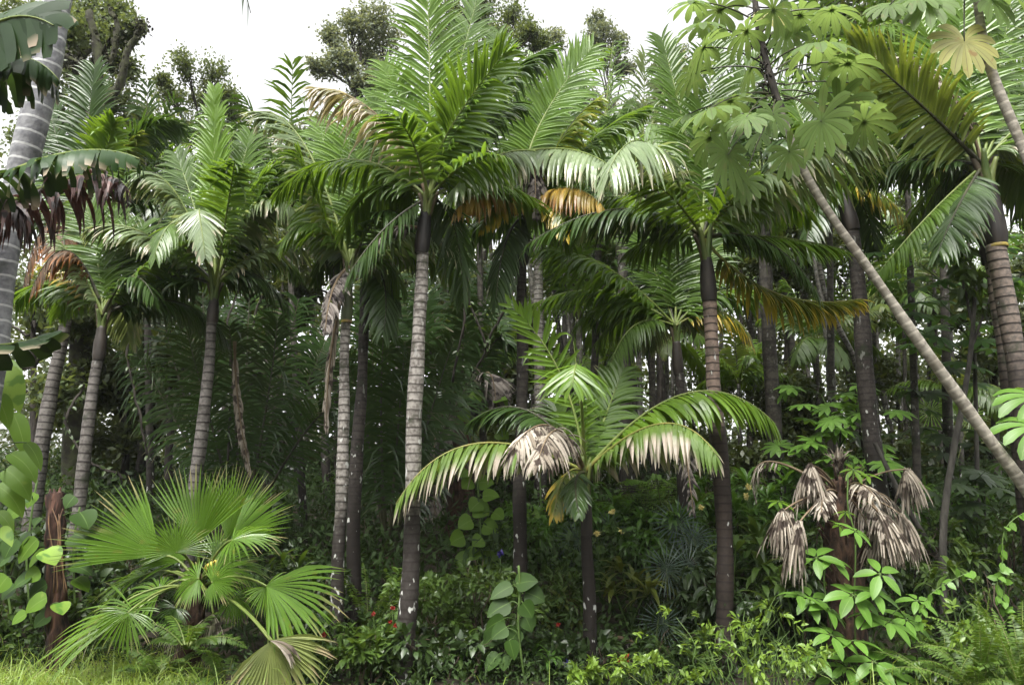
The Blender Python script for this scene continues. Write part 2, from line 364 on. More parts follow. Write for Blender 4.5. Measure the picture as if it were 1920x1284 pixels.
# ------------------------------------------------------------ plant pieces
def bez(B, M, T, n):
    C = 2 * M - (B + T) / 2
    t = np.linspace(0, 1, n)[:, None]
    return (1 - t) ** 2 * B + 2 * t * (1 - t) * C + t ** 2 * T
def frond_geo(mb, path, L=.5, n=38, W=.045, a0=72, a1=28, droop=.5, vee=20, S=None, twist=0, pet=.14, fold=.35,
              prof='lance', K=4, side=2, r0=.016, miss=0., jit=.06, sides=5, lp=None, mats=(0, 1), arc=0.):
    """a feather frond: rachis along path, leaflets both sides. S: which way the left leaflets point"""
    m = len(path); T = nrm(np.gradient(path, axis=0))
    H = path[-1] - path[0]; H = V(H[0], H[1], 0)
    if S is None:
        S = np.cross(V(0, 0, 1), nrm(H)) if np.linalg.norm(H) > .05 else V(1, 0, 0)
    S = np.asarray(S, float)
    tube(mb, path, r0 * np.interp(np.linspace(0, 1, m), [0, .08, .25, 1], [1.7, 1.25, .95, .22]), sides, mats[1])
    for sg in (-1, 1):
        s = np.linspace(pet, .985, n) + rng.normal(0, .3 / n, n)
        s = np.clip(s, pet * .9, .995)
        if miss: s = s[rng.random(len(s)) > miss]
        k = len(s); fi = s * (m - 1); i0 = np.clip(fi.astype(int), 0, m - 2); fr = (fi - i0)[:, None]
        p = path[i0] * (1 - fr) + path[i0 + 1] * fr; t = nrm(T[i0] * (1 - fr) + T[i0 + 1] * fr)
        sv = nrm(S - t * (t @ S)[:, None]); nv = np.cross(sv, t); 
        nv = np.where((nv @ V(0, 0, 1) < -.05)[:, None] & (abs(t[:, 2:3]) < .9), nv, nv)
        if twist:
            c, s2 = math.cos(R(twist)), math.sin(R(twist)); sv, nv = sv * c + nv * s2, nv * c - sv * s2
        u = (s - pet) / (1 - pet)
        a = np.radians(np.interp(u, [0, 1], [a0, a1]) + rng.normal(0, jit * 50, k))
        ve = math.radians(vee) + rng.normal(0, jit * 1.5, k)
        out = sv * (sg * np.cos(ve))[:, None] + nv * np.sin(ve)[:, None]
        d = t * np.cos(a)[:, None] + out * np.sin(a)[:, None]
        ll = L * (np.interp(u, [0, .25, .6, .9, 1], [.6, .95, 1, .62, .4]) if lp is None else np.interp(u, *lp)) * (1 + rng.normal(0, jit, k))
        nn = nrm(nv - out * .0)
        dr = droop * (1 + rng.normal(0, .3, k)); dr = np.where(rng.random(k) < .06, dr + 1.6, dr)      # some leaflets snapped
        ll = ll * np.where(rng.random(k) < .05, rng.uniform(.4, .8, k), 1)
        leaves(mb, p, d, nn, ll, W * (1 + rng.normal(0, jit, k)), K, prof, dr, fold, mats[0], side, arc)

KIND = {  # material, rachis material, part label, overrides
 'g': ('palm_leaf', 'rachis_green', None, {}),
 'b': ('palm_leaf_bright', 'rachis_green', None, {}),
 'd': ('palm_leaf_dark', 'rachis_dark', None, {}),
 'l': ('palm_leaf_lime', 'rachis_dark', None, {}),
 'm': ('palm_leaf_drygrey', 'rachis_dry', 'half dried greyish straw frond', dict(fold=.7, jit=.12)),
 's': ('palm_leaf_sheen', 'rachis_green', 'green frond with worn tips, sky sheen painted into its colour', {}),
 'y': ('palm_leaf_yellow', 'rachis_yellow', 'yellowing frond', {}),
 'o': ('palm_leaf_orange', 'rachis_yellow', 'orange dying frond', {}),
 'r': ('palm_leaf_rust', 'rachis_dark', 'rust brown dying frond', {}),
 't': ('palm_leaf_browntip', 'rachis_yellow', 'green frond with dried pinkish brown tips', {}),
 'w': ('palm_leaf_dead', 'rachis_dry', 'dead whitish dried frond', dict(fold=.8, jit=.14)),
 'x': ('palm_leaf_withered', 'rachis_dry', 'withered grey frond', dict(fold=.8, jit=.16)),
}
def frond(root, Y, base, tip, via, dY=0., kind='g', face=0, name='frond', **kw):
    """base, tip, via in photo pixels; dY: how much farther (or nearer) the tip is than the base"""
    mk, rk, lab, ov = KIND[kind]
    B = P(*base, Y); Tp = P(*tip, Y + dY); M = P(*via, Y + dY * .5)
    path = bez(B, M, Tp, 22)
    size = np.linalg.norm(np.diff(path, axis=0), axis=1).sum()
    a = dict(L=.50, n=int(np.clip(size / .037, 20, 66)), W=.047, K=5, jit=.08)
    a.update(ov); a.update(kw)
    if face:
        a['S'] = V(1, 0, 0) if face == 1 else np.asarray(face, float)
        if 'droop' not in kw: a['droop'] = .6
    elif 'droop' not in kw: a['droop'] = 1.0
    mb = MB(); frond_geo(mb, path, **a)
    return mb.build(name, [MAT[mk], MAT[rk]], root, label=lab)

def trunk_path(px, Y, n=40, bury=.15, tipY=0.):
    """px: list of pixel points foot to top; carried down to the ground"""
    pts = [P(x, y, Y + tipY * i / max(1, len(px) - 1)) for i, (x, y) in enumerate(px)]
    d = pts[0] - pts[1]
    g = float(gz(pts[0][0], pts[0][1])) - bury
    if pts[0][2] > g:
        k = min((pts[0][2] - g) / max(-d[2], 1e-3), 30)
        k = (pts[0][2] - g) / max(-d[2], 1e-3)
        e = pts[0] + d * k; pts = [e] + pts
    return smooth_path(pts, n)
def ring_trunk(mb, path, r0, r1, gap=.09, sides=14, mat=0, lip=.05, bump=0.):
    L = np.linalg.norm(np.diff(path, axis=0), axis=1).sum()
    n = int(L / gap) * 3 + 2
    pts, t = resample(path, n)
    r = np.interp(t / t[-1], [0, .05, .12, 1], [r0 * 1.45, r0 * 1.15, r0, r1])
    a_, b_, c_ = rng.uniform(0, 6.28, 3); pts = pts + np.stack([np.sin(t * 2.3 + a_), np.sin(t * 1.9 + b_), 0 * t], 1) * .012 + np.stack([np.sin(t * 6.1 + c_), np.cos(t * 5.3 + a_), 0 * t], 1) * .003
    r = r * (1 + .05 * np.sin(t * 3.1 + b_) + .03 * np.sin(t * 8.3 + c_))
    t = t + .018 * np.sin(t * 2.7 + a_); ph = (t / gap) % 1.0
    r = r * (1 + lip * (ph - .5)) * (1 + .02 * np.sin(t * 7))
    tube(mb, pts, r, sides, mat, bump=bump)
    return L

def palm(name, label, Y, tr, wpx, shaft=None, tmat='trunk_grey', smat='shaft_black', fronds=(), auto=(), base=None,
         group=None, shaft_w=1.25, tipY=0., scar=False, flen=1.9, full=6, fkw=None, cat='palm'):
    path = trunk_path(tr, Y, tipY=tipY)
    root = thing(name, label, cat, path[0] + V(0, 0, .15), group)
    mb = MB(); ring_trunk(mb, path, px2m(wpx[0], Y) / 2, px2m(wpx[1], Y) / 2)
    mb.build('trunk', MAT[tmat], root)
    Yt = Y + tipY; top = tr[-1]
    if shaft:
        sp = smooth_path([P(*top, Yt) - V(0, 0, .02), P((top[0] + shaft[0]) / 2, (top[1] + shaft[1]) / 2, Yt), P(*shaft, Yt)], 12)
        r = px2m(wpx[1], Y) / 2
        mb = MB(); tube(mb, sp, (1 + rng.normal(0, .02, 12)) * np.interp(np.linspace(0, 1, 12), [0, .15, .5, 1], [r * 1.05, r * shaft_w, r * shaft_w * .95, r * .85]), 14, 0)
        mb.build('crownshaft', MAT[smat], root)
        if scar:
            mb = MB(); tube(mb, [sp[0] - V(0, 0, .012), sp[0], sp[0] + V(0, 0, .025)], r * np.array([1.1, 1.16, 1.1]), 14, 0, cap=False)
            mb.build('scar_ring', MAT['shaft_scar'], root)
    base = base or shaft or top
    B0 = P(*base, Yt)
    if shaft:
        r = px2m(wpx[1], Y) / 2; S0 = P(*shaft, Yt) - V(0, 0, .06)
        for k in range(6):      # overlapping leaf sheaths, each its own split stalk
            a_ = k * 1.05 + rng.uniform(0, .4); o_ = V(math.cos(a_), math.sin(a_), 0)
            q = B0 + o_ * r * 1.5 + V(0, 0, rng.uniform(.0, .16)); mb = MB()
            tube(mb, smooth_path([S0 + o_ * r * .2, (S0 + B0) / 2 + o_ * r * .55, q], 10), np.linspace(r * .62, r * .26, 10), 8, 0, bump=.05)
            mb.build('leaf_sheath', MAT['sheath_green' if k % 3 else 'sheath_brown'], root)
    # the stubs of the leaf stalks, splaying from the shaft
    for f in fronds:
        f = list(f); kw = dict(f[5]) if len(f) > 5 else {}
        b = kw.pop('base', base)
        if fkw:
            for k_, v_ in fkw.items(): kw.setdefault(k_, v_)
        frond(root, Yt, b, f[0], f[1], f[2], f[3], f[4], **kw)
    # fronds round the back and sides: (azimuth deg, start elevation deg, length m, kind)
    if full:
        a0_ = rng.uniform(-18, 0)
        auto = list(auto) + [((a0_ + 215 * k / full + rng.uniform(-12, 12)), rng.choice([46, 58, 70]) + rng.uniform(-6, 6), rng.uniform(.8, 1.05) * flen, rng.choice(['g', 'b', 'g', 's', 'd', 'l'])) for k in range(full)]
    for (az, el, ln, kd) in auto:
        if math.sin(R(az)) < -.3: el = max(el, 58); ln = ln * .72
        mk, rk, lab, ov = KIND[kd]
        h = V(math.cos(R(az)), math.sin(R(az)), 0)
        st = nrm(h * math.cos(R(el)) + V(0, 0, 1) * math.sin(R(el)))
        pts = [B0]; d = st; q = B0.copy()
        for k in range(20):
            d = nrm(d + GRAV * .075 * (1 + k * .04) * max(.15, math.cos(math.asin(max(-1, min(1, d[2])))))); q = q + d * ln / 20; pts.append(q)
        a = dict(L=.48, n=int(np.clip(ln / .042, 18, 56)), W=.05, droop=.9, K=4); a.update(ov)
        if fkw: a.update(fkw)
        mb = MB(); frond_geo(mb, np.array(pts), **a); mb.build('frond', [MAT[mk], MAT[rk]], root, label=lab)
    return root

def fan_geo(mb, hub, axis, N, Rr, nseg=34, span=115, droop=.5, prof='fan', mat=0, cup=.15, split=.58, K=5, back=.75, fold=.85, jit=.05):
    axis = nrm(axis); N = nrm(N - axis * np.dot(N, axis)); S = np.cross(N, axis)
    th = np.radians(np.linspace(-span, span, nseg)); dth = th[1] - th[0]
    th = th + rng.normal(0, dth * .06, nseg)
    D = axis * np.cos(th)[:, None] + S * np.sin(th)[:, None] + N * (cup * np.abs(np.sin(th)))[:, None]
    L = Rr * (back + (1 - back) * np.cos(th / 1.6)) * (1 + rng.normal(0, jit, nseg))
    leaves(mb, np.repeat(hub[None], nseg, 0), D, N + 0 * D, L, split * L * dth * 1.03, K, prof, droop * (1 + rng.normal(0, .25, nseg)), fold, mat)

def fan_leaf(root, foot, hub, axis, N, Rr, mat='fan_leaf', pmat='rachis_green', rp=.012, name='fan_leaf', label=None, sag=.1, **kw):
    mb = MB()
    mid = (foot + hub) / 2 + V(0, 0, sag)
    tube(mb, bez(foot, mid, hub, 10), np.linspace(rp * 1.3, rp * .8, 10), 6, 1)
    fan_geo(mb, hub, axis, N, Rr, **kw)
    return mb.build(name, [MAT[mat], MAT[pmat]], root, label=label)

def blade(mb, p, d, N, L, W, prof='heart', droop=.5, fold=.15, K=5, mat=0):
    leaves(mb, p, d, N, L, W, K, prof, droop, fold, mat)

def rand_dirs(n):
    return nrm(rng.normal(size=(n, 3)))
def leafy_blob(mb, c, rad, n, L, W, mat=0, up=.6, big=True, flat=.8, hollow=.35, droop=.5, prof='oval'):
    """leaves on the outside of an uneven clump: not a ball, made of sub clumps"""
    c = np.asarray(c, float); rad = np.asarray(rad, float) * np.ones(3)
    k = max(3, int(n / 14)); cd = rand_dirs(k)
    cc = c + cd * rad * rng.uniform(hollow, 1.0, (k, 1)) 
    per = int(math.ceil(n / k)); idx = np.repeat(np.arange(k), per)
    out = nrm(cd[idx] * .8 + rng.normal(0, .6, (len(idx), 3)))
    p = cc[idx] + rng.normal(0, 1, (len(idx), 3)) * rad * .13
    d = nrm(out + V(0, 0, -.1)); N = nrm(V(0, 0, up) + rng.normal(0, .45, (len(idx), 3)) + out * .3)
    ls = L * rng.uniform(.65, 1.2, len(idx))
    if big: leaves(mb, p, d, N, ls, ls * W / L, 3, prof, droop, .25, mat)
    else: diamonds(mb, p, d, N, ls, ls * W / L, mat)

def limb(mb, a, b, r0, r1, wig=.12, n=9, sides=7, mat=0):
    a = np.asarray(a, float); b = np.asarray(b, float); L = np.linalg.norm(b - a)
    t = np.linspace(0, 1, n)[:, None]
    off = np.cumsum(rng.normal(0, 1, (n, 3)), 0); off = off - t * off[-1] - (1 - t) * off[0]
    pts = a * (1 - t) + b * t + off * wig * L / n
    tube(mb, pts, np.linspace(r0, r1, n), sides, mat); return pts

def tree(name, label, base, height, blobs, leaf=.14, per=900, lmat='forest_leaf', bmat='bark_dark', r=.18, lean=(0, 0), group=None, twigs=6, cat='tree', spread=1.0, moss=0):
    """trunk, limbs to each crown clump, twigs inside it, leaf sized faces round the twigs. blobs: (x, y, z, radius) in world"""
    base = np.asarray(base, float)
    root = thing(name, label, cat, base, group)
    tb = MB(); lb = MB(); 
    top = base + V(lean[0], lean[1], height)
    tp = limb(tb, base - V(0, 0, .3), top, r, r * .45, .06, 14, 9)
    br = MB(); cb = MB()
    for (x, y, z, rad) in blobs:
        c = V(x, y, z)
        j = int(np.clip((z - rad - base[2]) / max(height, .1), .35, .98) * 13)
        q = limb(br, tp[j], c, r * .30, r * .08, .3, 10, 6)
        for _ in range(twigs):
            dd = rand_dirs(1)[0]; dd[2] = abs(dd[2]) * .8 - .15
            e = c + dd * rad * rng.uniform(.55, 1.05)
            tq = limb(br, q[rng.integers(5, 10)], e, r * .1, r * .025, .25, 7, 4)
            m = int(per / twigs)
            # leaves gather in small tufts along the outer half of the twig
            nt_ = 7; tufts = tq[rng.integers(3, 7, nt_)] + rng.normal(0, rad * .17, (nt_, 3))
            p = tufts[rng.integers(0, nt_, m)] + rng.normal(0, rad * .24 * spread, (m, 3))
            diamonds(cb, p, nrm(rng.normal(0, 1, (m, 3)) + V(0, 0, -.25)), nrm(rng.normal(0, .7, (m, 3)) + V(0, 0, .8)), leaf * rng.uniform(.6, 1.2, m), leaf * .5, 0)
    tb.build('trunk', MAT[bmat], root); br.build('limbs', MAT[bmat], root); cb.build('crown', MAT[lmat], root)
    return root

def fern(name, label, base, n, ln, mat='fern_leaf', up=60, W=.022, L=.09, group=None, np_=30, az=(0, 360), split=True, droopk=.06, cat='fern'):
    root = thing(name, label, cat, base, group) if split else None
    mb = MB(); base = np.asarray(base, float)
    for i in range(n):
        a = R(rng.uniform(*az)); el = R(np.clip(rng.normal(up, 14), 15, 88)); l = ln * rng.uniform(.7, 1.15)
        h = V(math.cos(a), math.sin(a), 0); d = h * math.cos(el) + V(0, 0, 1) * math.sin(el)
        q = base + h * .04; pts = [q]
        for k in range(14):
            d = nrm(d + GRAV * droopk * (1 + k * .1)); q = q + d * l / 14; pts.append(q)
        if split: mb = MB()
        frond_geo(mb, np.array(pts), L=L, n=np_, W=W, a0=82, a1=60, droop=.25, vee=5, pet=.12, K=2, side=1, r0=.005, sides=4,
                  lp=([0, .15, .5, .85, 1], [.5, .9, 1, .55, .1]), prof='oval', twist=rng.uniform(-25, 25))
        if split: mb.build('frond', [MAT[mat], MAT['rachis_green']], root)
    if not split:
        return whole(mb, name, [MAT[mat], MAT['rachis_green']], label, cat, base, group)
    return root

def shrub(name, label, base, blobs, n, L, W, lmat='shrub_leaf', group=None, stem='stem_brown', prof='oval', cat='shrub', droop=.5, extra=None):
    base = np.asarray(base, float); root = thing(name, label, cat, base, group)
    sb = MB(); lb = MB()
    for (dx, dy, dz, r) in blobs:
        c = base + V(dx, dy, dz); k_ = .45 if lmat == 'shrub_leaf_light' else 1.; limb(sb, base + V(dx * .5, dy * .5, -.05), c, .014 * k_, .006 * k_, .35, 7, 5)
        for _ in range(4): limb(sb, base * .25 + c * .75, c + rand_dirs(1)[0] * r * .8, .006 * k_, .002, .3, 5, 4)
        leafy_blob(lb, c, (r, r, r * .8), n, L, W, droop=droop, prof=prof)
    sb.build('stems', MAT[stem], root); lb.build('foliage', MAT[lmat], root)
    return root
# ------------------------------------------------------------ the ground
def axis(lo, hi, a, b, fine, coarse):
    return np.unique(np.round(np.r_[np.arange(lo, a, coarse), np.arange(a, b, fine), np.arange(b, hi + coarse, coarse)], 3))
xs = axis(-300, 300, -14, 14, .25, 13.); ys = axis(-60, 400, 2, 26, .25, 12.)
X, Yg = np.meshgrid(xs, ys); Z = gz(X, Yg) + rng.normal(0, .012, X.shape)
idx = np.arange(X.size).reshape(X.shape)
mb = MB(); mb.add(np.stack([X, Yg, Z], -1), np.stack([idx[:-1, :-1], idx[:-1, 1:], idx[1:, 1:], idx[1:, :-1]], -1).reshape(-1, 4),
       np.stack([X, Yg], -1).reshape(-1, 2), 0, True)
g = mb.build('ground', MAT['soil_litter'], None, (0, 0, 0)); g['kind'] = 'structure'

# ------------------------------------------------------------ main palms
FR = 'palm'
# tall slim palm, left of centre, the tallest crown
palm('tall_palm', 'tall slim palm left of centre, pale trunk with white lichen spots, highest crown', 7.6,
     [(757, 1290), (772, 960), (780, 760), (790, 472)], (33, 25), (798, 400), 'trunk_pale', 'shaft_black', base=(803, 372),
     fronds=[((800, -70), (806, 170), .5, 'b', 1, dict(L=.60, W=.05, base=(806, 330))),
             ((950, 95), (848, 235), -.5, 'g', 1, dict(L=.55, base=(806, 335))),
             ((720, 120), (770, 250), .5, 'b', 1, dict(L=.5)),
             ((900, -20), (850, 170), 1.0, 'g', 1, dict(L=.5)),
             ((1035, 90), (915, 180), .9, 'd', 0, dict(L=.5, twist=25)),
             ((585, 165), (705, 215), -.3, 'm', 0, dict(L=.5, droop=1.5, W=.035)),
             ((640, 440), (710, 350), .4, 'g', 0, {}),
             ((650, 520), (725, 425), -.3, 'd', 0, {}),
             ((960, 300), (885, 300), -.6, 'g', 0, dict(twist=20)),
             ((870, 560), (850, 420), .5, 'd', 0, {}),
             ((735, 215), (775, 270), -.7, 'g', 1, dict(L=.45, droop=.6)),
             ((700, 470), (735, 428), -.2, 'x', 0, dict(L=.2, W=.03, base=(795, 430)))],
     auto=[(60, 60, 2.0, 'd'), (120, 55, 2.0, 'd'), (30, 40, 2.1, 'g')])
# palm with the orange skirt
palm('skirted_palm', 'dark trunked palm behind the small one, orange dying fronds skirting its crown', 8.9,
     [(975, 1230), (977, 800), (980, 492)], (26, 20), (986, 425), 'trunk_dark', 'shaft_black', base=(988, 400),
     fronds=[((1112, 88), (1022, 215), .4, 'b', 1, dict(L=.62, W=.055, base=(985, 320))),
             ((935, 60), (955, 200), .8, 'g', 1, dict(L=.5)),
             ((852, 352), (932, 292), -1.5, 's', 0, dict(L=.62, W=.06, droop=1.7, n=40, base=(1006, 285), pet=.02)),
             ((1160, 325), (1085, 284), -1.3, 's', 0, dict(L=.62, W=.06, droop=1.7, n=40, base=(1000, 283), pet=.02)),
             ((856, 392), (925, 358), -1.3, 'o', 0, dict(L=.46, droop=1.7, n=44)),
             ((1130, 385), (1055, 352), -1.1, 'o', 0, dict(L=.46, droop=1.7, n=44)),
             ((905, 420), (950, 372), -.8, 'y', 0, dict(L=.4, droop=1.6)),
             ((1060, 440), (1030, 375), -.9, 'y', 0, dict(L=.35)),
             ((1004, 400), (1000, 300), -.6, 'x', 0, dict(L=.32, droop=2.5, n=26, base=(985, 300))),
             ((820, 460), (890, 420), .5, 'd', 0, {}),
             ((930, 560), (950, 450), -.5, 'd', 0, {}),
             ((1090, 150), (1050, 260), 1., 'g', 1, {}),
             ((1210, 200), (1100, 270), .7, 'g', 0, dict(twist=20)),
             ((870, 200), (920, 290), .7, 'g', 0, dict(twist=-20))],
     auto=[(70, 55, 2.2, 'd'), (110, 50, 2.2, 'd'), (90, 80, 2.2, 'g')], full=2)
# right of centre palm
palm('glossy_palm', 'palm right of centre, pinkish ringed trunk under a black shaft, crown of long leaves', 8.0,
     [(1362, 1205), (1352, 900), (1340, 720), (1330, 562)], (33, 26), (1324, 485), 'trunk_pink', 'shaft_black', base=(1318, 445),
     fronds=[((1340, 60), (1325, 250), .5, 'g', 1, dict(L=.55)),
             ((1240, 70), (1285, 250), .6, 'g', 1, dict(L=.5)),
             ((1420, 110), (1360, 260), .7, 'g', 1, dict(L=.5)),
             ((985, 460), (1165, 392), -.3, 'd', 0, dict(L=.5, W=.055, droop=1.2)),
             ((1140, 325), (1222, 275), -1.7, 's', 0, dict(L=.7, W=.05, droop=1.3, n=54, pet=.2)),
             ((1655, 262), (1480, 295), -1.0, 's', 0, dict(L=.72, W=.055, droop=1.5, n=62)),
             ((1660, 300), (1500, 335), .3, 'g', 0, dict(L=.6, W=.06, droop=1.5, n=50)),
             ((1590, 470), (1455, 445), .4, 'b', 0, dict(L=.45, twist=-20)),
             ((1615, 560), (1450, 548), .2, 'y', 0, dict(L=.45, droop=1.4, W=.05)),
             ((1540, 560), (1440, 455), -.4, 'd', 0, dict(L=.35)),
             ((1200, 330), (1260, 370), -.8, 'b', 1, {}),
             ((1180, 470), (1245, 440), .6, 'g', 0, {}),
             ((1420, 330), (1375, 370), -.5, 'b', 1, {})],
     auto=[(60, 55, 2.1, 'd'), (120, 55, 2.1, 'd'), (90, 75, 2.2, 'g')])
palm('leaning_frond_palm', 'slender palm left of the pinkish ringed one, rusty trunk, leaves fanning low', 10.6,
     [(1288, 1170), (1280, 900), (1272, 700)], (23, 17), (1268, 640), 'trunk_dark', 'shaft_black', base=(1266, 612),
     fronds=[((1010, 468), (1135, 500), -.4, 'g', 0, dict(L=.62, W=.055, droop=1.1)),
             ((990, 575), (1130, 545), .4, 'g', 0, dict(L=.5)),
             ((1412, 640), (1350, 585), -.4, 'y', 0, dict(L=.5)),
             ((1275, 380), (1270, 490), .5, 'g', 1, dict(L=.6)),
             ((1190, 400), (1225, 500), .6, 'g', 1, {}),
             ((1350, 420), (1310, 510), .6, 'g', 1, {}),
             ((1120, 640), (1190, 580), .6, 'g', 0, {}),
             ((1140, 700), (1190, 610), -.5, 'g', 0, {}),
             ((1400, 560), (1340, 540), .6, 'd', 0, {})],
     auto=[(70, 60, 2.2, 'd'), (110, 55, 2.2, 'g')], fkw=dict(L=.55))
palm('dark_shaft_palm', 'dark trunked palm in the right half with sooty shaft and a flat spreading crown', 10.2,
     [(1645, 905), (1625, 720), (1598, 430)], (35, 27), (1580, 362), 'trunk_dark', 'shaft_black', base=(1576, 340),
     fronds=[((1370, 440), (1465, 350), .3, 'd', 0, dict(L=.6)),
             ((1820, 400), (1700, 300), .3, 'd', 0, dict(L=.6, droop=1.3)),
             ((1790, 320), (1680, 280), -.5, 'g', 0, dict(L=.6, droop=1.5)),
             ((1710, 430), (1660, 370), -.5, 'y', 0, dict(L=.5, droop=1.2)),
             ((1560, 120), (1572, 230), .5, 'g', 1, dict(L=.6)),
             ((1480, 160), (1520, 260), .7, 'g', 1, dict(L=.55)),
             ((1650, 150), (1610, 250), .7, 'g', 1, dict(L=.55)),
             ((1440, 300), (1500, 300), -.5, 'd', 0, {}),
             ((1510, 480), (1530, 390), -.5, 'd', 0, {}),
             ((1640, 470), (1620, 390), .5, 'd', 0, {})],
     auto=[(60, 50, 2.2, 'd'), (120, 50, 2.2, 'd')], shaft_w=1.15)
# pair at the right
palm('ringed_palm', 'stout ringed palm near the right edge with yellow scar under its black shaft', 7.9,
     [(1935, 900), (1900, 640), (1870, 460)], (46, 34), (1852, 345), 'trunk_high', 'shaft_black', base=(1842, 312),
     fronds=[((1595, 85), (1730, 200), -.6, 'l', 1, dict(L=.6, droop=.7, W=.055, r0=.022, vee=-10)),
             ((1640, 100), (1770, 160), -.3, 'w', 0, dict(L=.3, droop=1.6, miss=.2, W=.03)),
             ((1800, -60), (1815, 120), .6, 'b', 1, dict(L=.6, W=.055)),
             ((1700, -30), (1765, 130), .7, 'b', 1, dict(L=.6, W=.055)),
             ((1900, -20), (1870, 150), .7, 'g', 1, dict(L=.55)),
             ((1640, 520), (1745, 400), -.2, 'g', 0, dict(L=.45)),
             ((1590, 330), (1720, 300), .4, 'd', 0, dict(L=.5)),
             ((2040, 330), (1935, 250), -.3, 's', 0, dict(L=.5)),
             ((2010, 480), (1930, 340), .3, 'g', 0, dict(L=.5)),
             ((1990, 100), (1910, 180), .5, 'g', 0, dict(L=.5)),
             ((1690, 200), (1760, 220), .9, 'g', 1, dict(L=.55)),
             ((1760, 470), (1800, 380), -.8, 'd', 0, {})],
     auto=[(80, 60, 2.1, 'd'), (110, 55, 2.1, 'g')], scar=True)
palm('ringed_palm', 'thinner grey ringed palm close behind the stout one near the right edge', 8.5,
     [(1915, 860), (1885, 640), (1858, 492)], (36, 29), (1846, 375), 'trunk_high', 'shaft_black', base=(1840, 345),
     fronds=[((1720, 430), (1780, 330), .3, 'd', 0, {}), ((1960, 430), (1900, 340), .3, 'd', 0, {}),
             ((1850, 120), (1845, 230), .6, 'g', 1, {}), ((1770, 160), (1800, 250), .6, 'g', 1, {}),
             ((1930, 160), (1890, 240), .6, 'g', 1, {})], auto=[(70, 50, 2., 'd')])
# left group
palm('lit_palm', 'palm above the bright fan palm with an upright spear leaf and arching fronds', 9.2,
     [(368, 900), (385, 740), (398, 602)], (26, 19), (402, 560), 'trunk_grey', 'shaft_black', base=(403, 535),
     fronds=[((403, 170), (402, 330), .3, 'b', 1, dict(L=.42, W=.06, a0=38, a1=18)),
             ((165, 430), (265, 435), -.3, 's', 0, dict(L=.45, W=.06, droop=1.3)),
             ((240, 345), (320, 350), -.4, 's', 0, dict(L=.5, droop=1.1, W=.055)),
             ((605, 480), (500, 375), -.4, 's', 0, dict(L=.5, W=.06, droop=1.2)),
             ((540, 570), (465, 510), .3, 'd', 0, dict(L=.55)),
             ((235, 570), (310, 520), .3, 'd', 0, dict(L=.6)),
             ((540, 300), (465, 370), .4, 'g', 0, dict(L=.5, twist=30)),
             ((440, 300), (430, 370), -1.0, 'g', 1, dict(L=.45, droop=.6)),
             ((330, 290), (365, 390), .8, 'g', 1, dict(L=.5)),
             ((470, 250), (440, 370), .8, 'g', 1, dict(L=.5)),
             ((385, 480), (375, 395), -1.4, 's', 1, dict(L=.42)),
             ((290, 480), (340, 420), -1., 'g', 0, dict(L=.45))],
     auto=[(70, 55, 2., 'd'), (110, 50, 2., 'g')], shaft_w=1.15)
palm('yellow_stalk_palm', 'palm at left with clearly banded trunk below a long black shaft and yellow leaf stalks', 9.0,
     [(147, 950), (165, 800), (185, 672)], (26, 19), (191, 612), 'trunk_grey', 'shaft_black', base=(193, 590),
     fronds=[((100, 440), (150, 505), -.2, 's', 0, dict(L=.3, droop=1.4)),
             ((215, 400), (210, 490), .5, 'g', 1, dict(L=.5)),
             ((60, 540), (125, 470), -.5, 'r', 0, dict(L=.45, droop=1.5, base=(185, 560))),
             ((290, 560), (245, 520), -.3, 'd', 0, dict(L=.45)),
             ((160, 380), (180, 470), .5, 'g', 1, dict(L=.5)),
             ((270, 420), (235, 490), .5, 'g', 1, dict(L=.5)),
             ((95, 500), (140, 500), .5, 'y', 0, dict(L=.4)),
             ((330, 480), (260, 490), .5, 'd', 0, {})],
     auto=[(80, 60, 1.9, 'd')])
palm('banana_side_palm', 'leftmost slim palm, brown banded trunk, its dark crown behind the banana leaves', 10.8,
     [(75, 870), (100, 720), (127, 570)], (30, 21), (135, 500), 'trunk_grey', 'shaft_green', base=(140, 440),
     fronds=[((178, 125), (160, 270), .4, 'd', 1, dict(L=.6, W=.06)),
             ((90, 290), (115, 350), .5, 'g', 0, dict(L=.55)),
             ((340, 235), (240, 270), .2, 'd', 0, dict(L=.55, twist=30)),
             ((330, 350), (240, 330), -.3, 'd', 0, dict(L=.55)),
             ((215, 230), (190, 310), -.5, 'b', 1, dict(L=.5, W=.06)),
             ((90, 200), (115, 300), .7, 'd', 1, dict(L=.6)),
             ((260, 440), (210, 380), -.5, 'g', 0, dict(L=.55)),
             ((40, 560), (80, 430), -.4, 'r', 0, dict(L=.5, droop=1.6)),
             ((140, 560), (120, 450), -1., 'r', 0, dict(L=.5, droop=1.6)),
             ((250, 520), (210, 440), .5, 'd', 0, {})],
     auto=[(70, 60, 2.2, 'd'), (120, 50, 2.2, 'd')])
palm('lichen_palm', 'slim palm left of the tallest one, trunk mottled white and moss green', 8.3,
     [(628, 1290), (640, 900), (650, 600)], (26, 18), (653, 530), 'trunk_pale', 'shaft_green', base=(656, 500),
     fronds=[((560, 290), (600, 390), -.2, 'g', 0, dict(L=.55, twist=-25)),
             ((480, 210), (570, 270), .3, 's', 0, dict(L=.5, miss=.2)),
             ((655, 200), (655, 350), .5, 'b', 1, dict(L=.55)),
             ((745, 400), (705, 410), -.5, 'd', 0, {}),
             ((720, 230), (690, 350), .5, 'g', 1, {}),
             ((600, 230), (625, 350), .6, 'b', 1, {}),
             ((530, 450), (590, 420), -.3, 'g', 0, {}),
             ((610, 620), (625, 540), -.4, 'x', 0, dict(L=.25)),
             ((760, 540), (710, 480), .3, 'g', 0, {})],
     auto=[(60, 60, 2., 'd'), (110, 55, 2., 'g')], scar=True)
